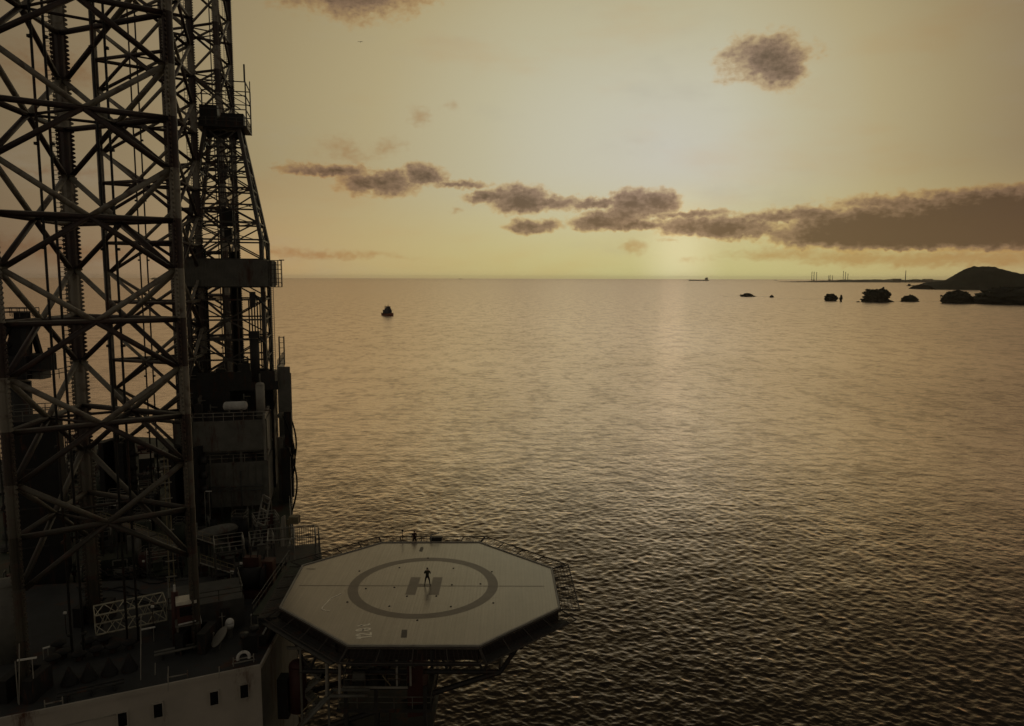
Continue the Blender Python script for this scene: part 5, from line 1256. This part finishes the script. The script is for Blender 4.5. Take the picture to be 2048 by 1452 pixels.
# fittings on the two ledges of the substructure
for k, (ox, oy, z, sx, sy, sz) in enumerate(((-4.8,-14.6,42.3,1.2,1,1.5),(-3.0,-13.8,42.3,.9,1.2,2.1),(-1.4,-14.4,42.3,.7,.7,1.2),(2.9,-13.2,42.3,.8,.8,2.4),(-5.0,-11.5,42.3,1.6,1.4,2.8),(-5.2,-14.8,36.3,1.0,.8,1.3),(-2.6,-14.6,36.3,1.5,.8,.9),(.4,-14.8,36.3,.8,.8,1.6),(3.0,-14.5,36.3,1.8,.9,1.0))):
    q = DC+dv_*ox+du_*oy+Vector((0,0,z))
    lv = 'open upper ledge' if z > 40 else 'dark middle opening'
    t = thing('ledge_machine', 'small dark machine standing in the '+lv+' below the derrick', 'machinery', q, 'dark machines on the '+('upper ledge' if z > 40 else 'middle opening')+' below the derrick')
    MB().box(q+Vector((0,0,sz/2)), (sx,sy,sz), DP).build('casing', MT['dark'], t)
    m = MB(); m.tube(q+Vector((0,0,sz)), q+Vector((0,0,sz+.9)), .09, 6); m.tube(q+Vector((0,0,sz+.5)), q+dv_*.9+Vector((0,0,sz+.5)), .07, 6); m.build('pipe', MT['grey'], t, True)
m = MB()
for k in range(9):
    ox = -5.6+k*1.35; m.tube(DC+dv_*ox-du_*16.12+Vector((0,0,28.2)), DC+dv_*ox-du_*16.12+Vector((0,0,30.2+(k*37 % 7))), .09, 6)
m.tube(DC-dv_*5.8-du_*16.25+Vector((0,0,33.2)), DC+dv_*5.4-du_*16.25+Vector((0,0,33.0)), .12, 6); m.tube(DC-dv_*5.8-du_*16.25+Vector((0,0,32.6)), DC+dv_*5.4-du_*16.25+Vector((0,0,32.4)), .09, 6)
m.build('wall_pipe', MT['dgrey'], sub, True)
# hoses and cables trailing over the roof
rh = random.Random(3)
for k in range(10):
    x0, y0 = rh.uniform(110, 300), rh.uniform(1130, 1215); pts = []
    for i in range(12):
        pts.append(G(x0+i*rh.uniform(9,13), y0+i*1.2+6*math.sin(i*.8+k), RZ+.07))
    o = MB().path(pts, .06, 5).build('deck_hose', MT['black'], None, True)
    tag(o, 'black hose trailing across the roof behind the lattice boom', 'hose', 'black hoses on the roof behind the boom')
# ================================================================ far things
MT['rock'] = mat('dark_jungle_rock', (.030,.030,.018), .9, var=.5, scale=.08, bump=.3)
MT['land'] = mat('dark_forest_land', (.028,.032,.018), .95, var=.4, scale=.02)
MT['hullblue'] = mat('dark_hull_paint', (.03,.035,.05), .5)
MT['tugred'] = mat('rust_red_hull', (.20,.05,.02), .5)
from mathutils import noise as mn
def lump(mb, c, rx, ry, h, seed, n=44, m=20, rough=.35, base_flare=1.0, lean=0.0, power=.42):
    """an uneven rock or hill: steep sided, ragged outline, vegetation-like bumps"""
    vs = []
    for j in range(m+1):
        t = j/m
        for i in range(n):
            p = 2*PI*i/n
            prof = (max(0, 1-t**2.2))**power
            d = Vector((math.cos(p), math.sin(p), 0))
            k = mn.fractal(Vector((d.x*1.6+seed, d.y*1.6, t*2.4)), .8, 2.2, 5)
            k2 = mn.fractal(Vector((d.x*7+seed, d.y*7, t*9)), .8, 2.2, 3)
            k3 = mn.noise(Vector((d.x*3.1+seed, d.y*3.1+seed, t*5)))
            r = prof*(1+rough*k+.14*k2)*(1+.22*math.copysign(abs(k3)**.5, k3)*rough*2)*(.90+.10*min(1, t*6))
            z = h*t*(1+.55*rough*mn.noise(Vector((d.x*2.4*r+seed*3, d.y*2.4*r, 1.3)))+.12*k2)
            vs.append((c[0]+d.x*rx*r+lean*t*rx, c[1]+d.y*ry*r, c[2]+z-1.0))
    fs = [(j*n+i, j*n+(i+1) % n, (j+1)*n+(i+1) % n, (j+1)*n+i) for j in range(m) for i in range(n)]
    fs.append(tuple(range(m*n, m*n+n)))
    return mb.add(vs, fs)
def sea_pt(px, py): return G(px, py, 0)
def rock(label, x0, x1, ytop, ybot, seed, lean=0, rough=.35, power=.42, extra=(), cat='rock islet', group='tree covered rock islets on the right'):
    c = sea_pt((x0+x1)/2, ybot); w = (sea_pt(x1, ybot)-sea_pt(x0, ybot)).length/2
    h = PY(0, ytop, c.y).z
    m = MB(); lump(m, c, w, w*.8, h, seed, rough=rough, lean=lean, power=power)
    for (ex, ey, er) in extra:
        q = PY(ex, ey, c.y); lump(m, Vector((q.x, c.y, max(0, q.z-er))), er, er, er*1.6, seed+ex, 20, 10, .4)
    o = m.build('rock_islet', MT['rock'], None, True)
    tag(o, label, cat, group)
    # tree crowns over the upper half as its green cap
    t = MB(); rnd = random.Random(int(seed*10)); zs_ = [v for v in m.v if v[2] > h*.35]
    if h > 12:
        for k in range(150):
            v = rnd.choice(zs_); r = rnd.uniform(.02,.07)*h*1.6*(1.5 if k % 9 == 0 else 1)
            t.ball(Vector(v)+Vector((rnd.uniform(-r,r)*.4,0,-r*.1)), r, 7, 5, (1,1,.75))
        ORG[o.name] = Vector((0,0,0)); t.build('foliage', MT['land'], o, False)
    return o
rock('biggest rock islet in the row, square shouldered with a sloping top', 1727, 1777, 576, 602, 2.1, .0, .40, .30)
rock('rounded rock islet just left of the sea stack, with a shelf on its right', 1650, 1673, 586, 600, 4.7, .0, .4, .35)
rock('small domed rock islet right of the biggest one', 1804, 1834, 588, 601, 7.3, 0, .3, .5)
rock('wide domed rock islet near the right-hand edge', 1884, 1942, 579, 604, 9.9, 0, .22, .45)
rock('long dark rock islet running out of the picture at the right edge', 1955, 2150, 572, 605, 12.2, 0, .25, .4)
rock('low double-humped vessel left of the islets, shaped as a small rock', 1481, 1508, 585, 592, 15.5, -.1, .5, .5)  # a low vessel, modelled with the rock lump shape
rock('tiny rock tip between the low vessel and the islets', 1539, 1547, 588, 593.5, 18.1, 0, .4, .7)
rock('thin upright sea stack like a finger, beside the rounded islet', 1679.5, 1683.5, 588.5, 601, 21.4, 0, .2, .5, cat='sea stack')
rock('flat rock barely above the water left of the biggest islet', 1712, 1720, 600, 602.5, 24.4, 0, .3, .5)
# headland and coast
m = MB(); c = sea_pt(1960, 577); D = c.y
def hprof(px):
    P_ = [(1845,567),(1858,563),(1880,560),(1903,556.5),(1912,549),(1921,542.5),(1933,536),(1950,531),(1972,530),(1990,532),(2006,538),(2025,543),(2048,545),(2100,549),(2180,556),(2300,569)]
    for (a, ya), (b, yb_) in zip(P_[:-1], P_[1:]):
        if a <= px <= b: return ya+(yb_-ya)*(px-a)/(b-a)
    return 572
nx, ny = 150, 26; vs = []
for j in range(ny+1):
    v = j/ny
    for i in range(nx+1):
        px = 1845+(2300-1845)*i/nx; top = PY(px, hprof(px), D+160); x = top.x; 
        sh = math.sin(min(1, v*2)*PI/2)**.8 if v < .5 else math.cos((v-.5)*PI)**.7
        z = max(0, top.z)*sh
        nzv = mn.fractal(Vector((x*.006, v*6, 1.1)), .8, 2.1, 6)
        nz2 = mn.noise(Vector((x*.06, v*40, 3.1)))
        y = D+v*320+60*mn.noise(Vector((x*.004, 0, 5)))*(1-v)
        vs.append((x, y, z*(1+.10*nzv)+nz2*4*sh-1.0*(1-sh)))
m.add(vs, [(j*(nx+1)+i, j*(nx+1)+i+1, (j+1)*(nx+1)+i+1, (j+1)*(nx+1)+i) for j in range(ny) for i in range(nx)])
tag(m.build('headland_hill', MT['land'], None, True), None, None, None, 'structure')
m = MB(); D2 = sea_pt(1750, 563).y; nx = 260; vs = []
for j in range(9):
    v = j/8
    for i in range(nx+1):
        px = 1590+(2400-1590)*i/nx
        env = 1.2+ (6.2 if px > 1740 else 6.2*max(0, (px-1590)/150)**1.3)
        zt = PY(px, 563-env*.8, D2).z
        z = zt*math.sin(PI*min(1, v*1.0+.02))*(1+.35*mn.fractal(Vector((px*.05, v*3, 7)), .8, 2.1, 5))+(4*abs(mn.noise(Vector((px*.6, 2, 2)))) if v > .2 else 0)
        q = PY(px, 560, D2); vs.append((q.x, D2+v*900, max(z, -.5)-.3))
m.add(vs, [(j*(nx+1)+i, j*(nx+1)+i+1, (j+1)*(nx+1)+i+1, (j+1)*(nx+1)+i) for j in range(8) for i in range(nx)])
tag(m.build('coast_land', MT['land'], None, True), None, None, None, 'structure')
m = MB(); q = sea_pt(318, 561)   # far island glimpsed through the lattice
lump(m, q, 190, 100, 42, 3.3, 40, 12, .4); tag(m.build('far_island_hill', MT['land'], None, True), None, None, None, 'structure')
# chimney and yard clutter on the coast
def at(px, D=D2-60): q = PY(px, 562, D); return Vector((q.x, D, 0))
def zpx(py, D=D2-60): return PY(1024, py, D).z
q = at(1810); t = thing('factory_chimney', 'single tall chimney on the far low coast', 'chimney', q); MB().tube(q, Vector((q.x,q.y,zpx(540))), 7, 10, 4.5).build('stack', MT['black'], t, True)
m = MB(); m.tube(Vector((q.x,q.y,zpx(540))), Vector((q.x,q.y,zpx(539))), 6.2, 10); m.build('rim', MT['grey'], t)
for k, (x0, x1, yt_) in enumerate(((1786,1800,556),(1820,1838,557.5),(1846,1862,556.5))):
    a, b = at(x0, D2+80), at(x1, D2+80); m = MB(); H_ = zpx(yt_); m.box(((a.x+b.x)/2, a.y, H_/2), (b.x-a.x, 60, H_)); 
    t = thing('factory_shed', ['long low shed left of the chimney on the far coast','long low shed just right of the chimney on the far coast','shed farthest right on the far low coast'][k], 'shed', (a+b)/2)
    m.build('wall', MT['black'], t); m = MB(); m.prism([((a.x), a.y-32), (b.x, a.y-32), (b.x, a.y+32), (a.x, a.y+32)], H_+.1, H_+5); m.build('roof', MT['dark'], t)
def far_rig(pxs, ytop, ybase, label, D=D2-500):
    c = sea_pt(pxs[1], ybase); D = c.y
    t = thing('distant_drilling_rig', label, 'drilling rig', (c.x, D, 0), 'drilling rigs parked off the far coast')
    q0 = PY(pxs[0], ybase, D); q1 = PY(pxs[-1], ybase, D); w = q1.x-q0.x
    m = MB(); hh = PY(0, ybase-4, D).z; m.prism([(q0.x-w*.3, D-30), (q1.x+w*.3, D-30), (q1.x+w*.3, D+20), (q0.x-w*.3, D+20)], 2, max(12, hh*.55)); m.build('hull', MT['black'], t)
    for k, px in enumerate(pxs):
        p = PY(px, ytop[k], D); l = MB(); zt = p.z; s_ = 3.2
        cs = [Vector((p.x+s_*math.cos(a), D+s_*math.sin(a)+(0 if k == 1 else -15), 0)) for a in (.5, 2.6, 4.7)]
        for c_ in cs: l.tube(Vector((c_.x,c_.y,-1)), Vector((c_.x,c_.y,zt)), 2.2, 5)
        nb = int(zt/10)
        for b_ in range(nb):
            for z3 in range(3): l.tube(cs[z3]+Vector((0,0,b_*10)), cs[(z3+1) % 3]+Vector((0,0,b_*10+10)), 1.2, 4)
        l.build('leg', MT['black'], t)
    m = MB(); m.box((q0.x+w*.3, D-15, hh*.8+6), (w*.5, 20, 14)); m.build('deck_house', MT['black'], t)
    return t
far_rig((1623,1628,1632.5), (541.5,542,542.5), 562.5, 'distant rig with three tall legs, leftmost and clearest of the far rigs')
far_rig((1656.5,1660,1664), (549,548,549), 562, 'distant rig with short legs, between the two taller far rigs')
far_rig((1686,1691,1695), (540,542,545), 562, 'distant rig with its tower, rightmost of the far rigs')
# ships
def loft_hull(mb, c, L, Bm, H, rz, bow=.3, sheer=.25, draft=1.0):
    R = Matrix.Rotation(rz, 3, 'Z'); n = 14; vs = []
    for i in range(n+1):
        t = i/n; x = (t-.5)*L
        wd = Bm/2*(1-max(0, (t-(1-bow))/bow)**2.0)*(1 if t > .06 else .86)
        top = H*(1+sheer*max(0, (t-.55)/.45)**2)
        for y, z in ((-wd, top), (-wd*.82, -draft), (wd*.82, -draft), (wd, top)): vs.append(Vector(c)+R @ Vector((x+(1.5*(top/H-1) if t > .9 else 0), y, z)))
    fs = []
    for i in range(n):
        a, b = i*4, (i+1)*4
        for k in range(3): fs.append((a+k, a+k+1, b+k+1, b+k))
        fs.append((a+3, a, b, b+3))
    fs += [(0,3,2,1), (n*4, n*4+1, n*4+2, n*4+3)]
    return mb.add(vs, fs)
c = sea_pt(776, 631.5); rz = math.radians(-44)
R_ = Matrix.Rotation(rz, 3, 'Z')
t = thing('tugboat', 'tugboat with a red-brown hull and dark wheelhouse on the open sea', 'tugboat', c)
m = MB(); loft_hull(m, c, 27, 9.5, 3.0, rz, .35, .7); m.build('hull', MT['tugred'], t, True)
m = MB(); 
for s in (-1, 1): m.bar(c+R_ @ Vector((-12,s*4.6,3.4)), c+R_ @ Vector((4,s*4.7,3.6)), .5, .9)
m.build('fender', MT['black'], t)
m = MB(); m.box(c+R_ @ Vector((-2,0,6.0)), (14,8.0,6.2), rz); m.box(c+R_ @ Vector((-.5,0,10.2)), (9,6.6,2.6), rz); m.build('deck_house', MT['hullblue'], t)
m = MB(); m.box(c+R_ @ Vector((.5,0,13.0)), (5.2,5.2,3.2), rz); m.box(c+R_ @ Vector((.5,0,14.75)), (5.8,5.8,.3), rz); m.build('wheelhouse', MT['hullblue'], t)
m = MB()
for s in (-1, 1): m.tube(c+R_ @ Vector((-3.5,s*3.0,9)), c+R_ @ Vector((-3.8,s*3.0,16.0)), .8, 10, .65)
m.build('funnel', MT['black'], t, True)
m = MB(); m.tube(c+R_ @ Vector((.5,0,12.8)), c+R_ @ Vector((.5,0,23.5)), .28, 6, .16); m.bar(c+R_ @ Vector((.5,-1.8,17)), c+R_ @ Vector((.5,1.8,17)), .2); m.tube(c+R_ @ Vector((.5,.8,15)), c+R_ @ Vector((2.2,0,13)), .12, 5); m.build('mast', MT['tugred'], t)
m = MB(); m.add([c+R_ @ Vector(p) for p in ((3.15,-2.2,12.4),(3.15,2.2,12.4),(3.15,2.2,13.9),(3.15,-2.2,13.9))], [(0,1,2,3)]); m.build('window', MT['glass'], t)
c = sea_pt(1397, 560.6); t = thing('tanker_ship', 'long low cargo ship on the horizon with its bridge at the right end', 'ship', c); L_ = (PY(1417,560,c.y)-PY(1377,560,c.y)).length
m = MB(); loft_hull(m, c, L_, L_*.14, L_*.045, PI, .12, .3, 3); m.build('hull', MT['black'], t)
m = MB(); m.box(c+Vector((L_*.38,0,L_*.09)), (L_*.12, L_*.11, L_*.09)); m.box(c+Vector((L_*.39,0,L_*.145)), (L_*.06, L_*.13, L_*.025)); m.build('bridge', MT['black'], t)
m = MB(); m.tube(c+Vector((L_*.44,0,L_*.1)), c+Vector((L_*.44,0,L_*.165)), L_*.015, 8); m.build('funnel', MT['black'], t)
c = sea_pt(921, 558.8); t = thing('small_ship', 'tiny ship on the horizon above and right of the tugboat', 'ship', c)
m = MB(); loft_hull(m, c, 120, 20, 10, 0, .2, .5, 3); m.build('hull', MT['black'], t); m = MB(); m.box(c+Vector((-28,0,22)), (26,16,24)); m.build('bridge', MT['black'], t)
c = sea_pt(1825, 570); t = thing('barge', 'low dark barge lying off the headland', 'barge', c)
m = MB(); loft_hull(m, c, 95, 20, 6, 0, .15, .3, 2); m.build('hull', MT['black'], t); m = MB(); m.box(c+Vector((-30,0,12)), (16,12,12)); m.build('cabin', MT['black'], t)
c = sea_pt(1551, 560); t = thing('work_boat', 'tiny boat with two masts on the horizon left of the far coast', 'boat', c)
m = MB(); loft_hull(m, c, 70, 16, 7, 0, .2, .3, 2); m.build('hull', MT['black'], t); m = MB(); 
for dx in (-20, 22): m.tube(c+Vector((dx,0,5)), c+Vector((dx,0,42)), 2.2, 6)
m.build('mast', MT['black'], t)
# pale wake and surf lines by the islets
MT['foam'] = mat('sea_foam', (.62,.58,.5), .8, var=.1)
m = MB(); rnd_ = random.Random(4)
for (x0, x1, yy, wpx) in ((1508,1545,592.3,.35),(1548,1640,596,.3),(1846,1882,601.5,.4),(1778,1802,601,.3),(1700,1712,602,.3),(1440,1480,591,.3)):
    n = int((x1-x0)/2)
    for i in range(n):
        if rnd_.random() < .3: continue
        xa = x0+(x1-x0)*i/n; xb = xa+(x1-x0)/n*rnd_.uniform(.6,1.0); y_ = yy+.5*math.sin(xa*.11)+rnd_.uniform(-.15,.15); h_ = wpx*rnd_.uniform(.4,1)
        a, b, c_, d_ = G(xa,y_,.5), G(xb,y_+rnd_.uniform(-.1,.1),.5), G(xb,y_-h_,.5), G(xa,y_-h_,.5); m.add([a,b,c_,d_], [(0,1,2,3)])
o = m.build('sea_foam', MT['foam']); o['kind'] = 'stuff'
# a gull
q = PY(719, 84.5, 160); t = thing('gull', 'small dark gull gliding high in the sky above the clouds', 'bird', q)
m = MB(); vs = []
for s in (-1, 1):
    vs += [q+Vector((0,-.10,0)), q+Vector((s*.32,-.08,.10)), q+Vector((s*.70,.08,-.02)), q+Vector((s*.30,.12,.09)), q+Vector((0,.12,0))]
m.add(vs, [(0,1,3,4),(1,2,3),(5,9,8,6),(6,8,7)]); m.ball(q, .13, 8, 6, (.6,2.0,.6)); m.build('body', MT['black'], t)
# ================================================================ haze
hz_ = MB().box((0, 0, 64.0), (75000, 75000, 134.0)); hm = bpy.data.materials.new('haze'); hm.use_nodes = True
for n_x in list(hm.node_tree.nodes): hm.node_tree.nodes.remove(n_x)
pv = hm.node_tree.nodes.new('ShaderNodeVolumePrincipled'); ho = hm.node_tree.nodes.new('ShaderNodeOutputMaterial')
pv.inputs['Color'].default_value = (1,.93,.86,1); pv.inputs['Density'].default_value = 1.5e-5; pv.inputs['Anisotropy'].default_value = .75
hm.node_tree.links.new(pv.outputs[0], ho.inputs['Volume'])
tag(hz_.build('haze', hm), None, None, None, 'stuff')
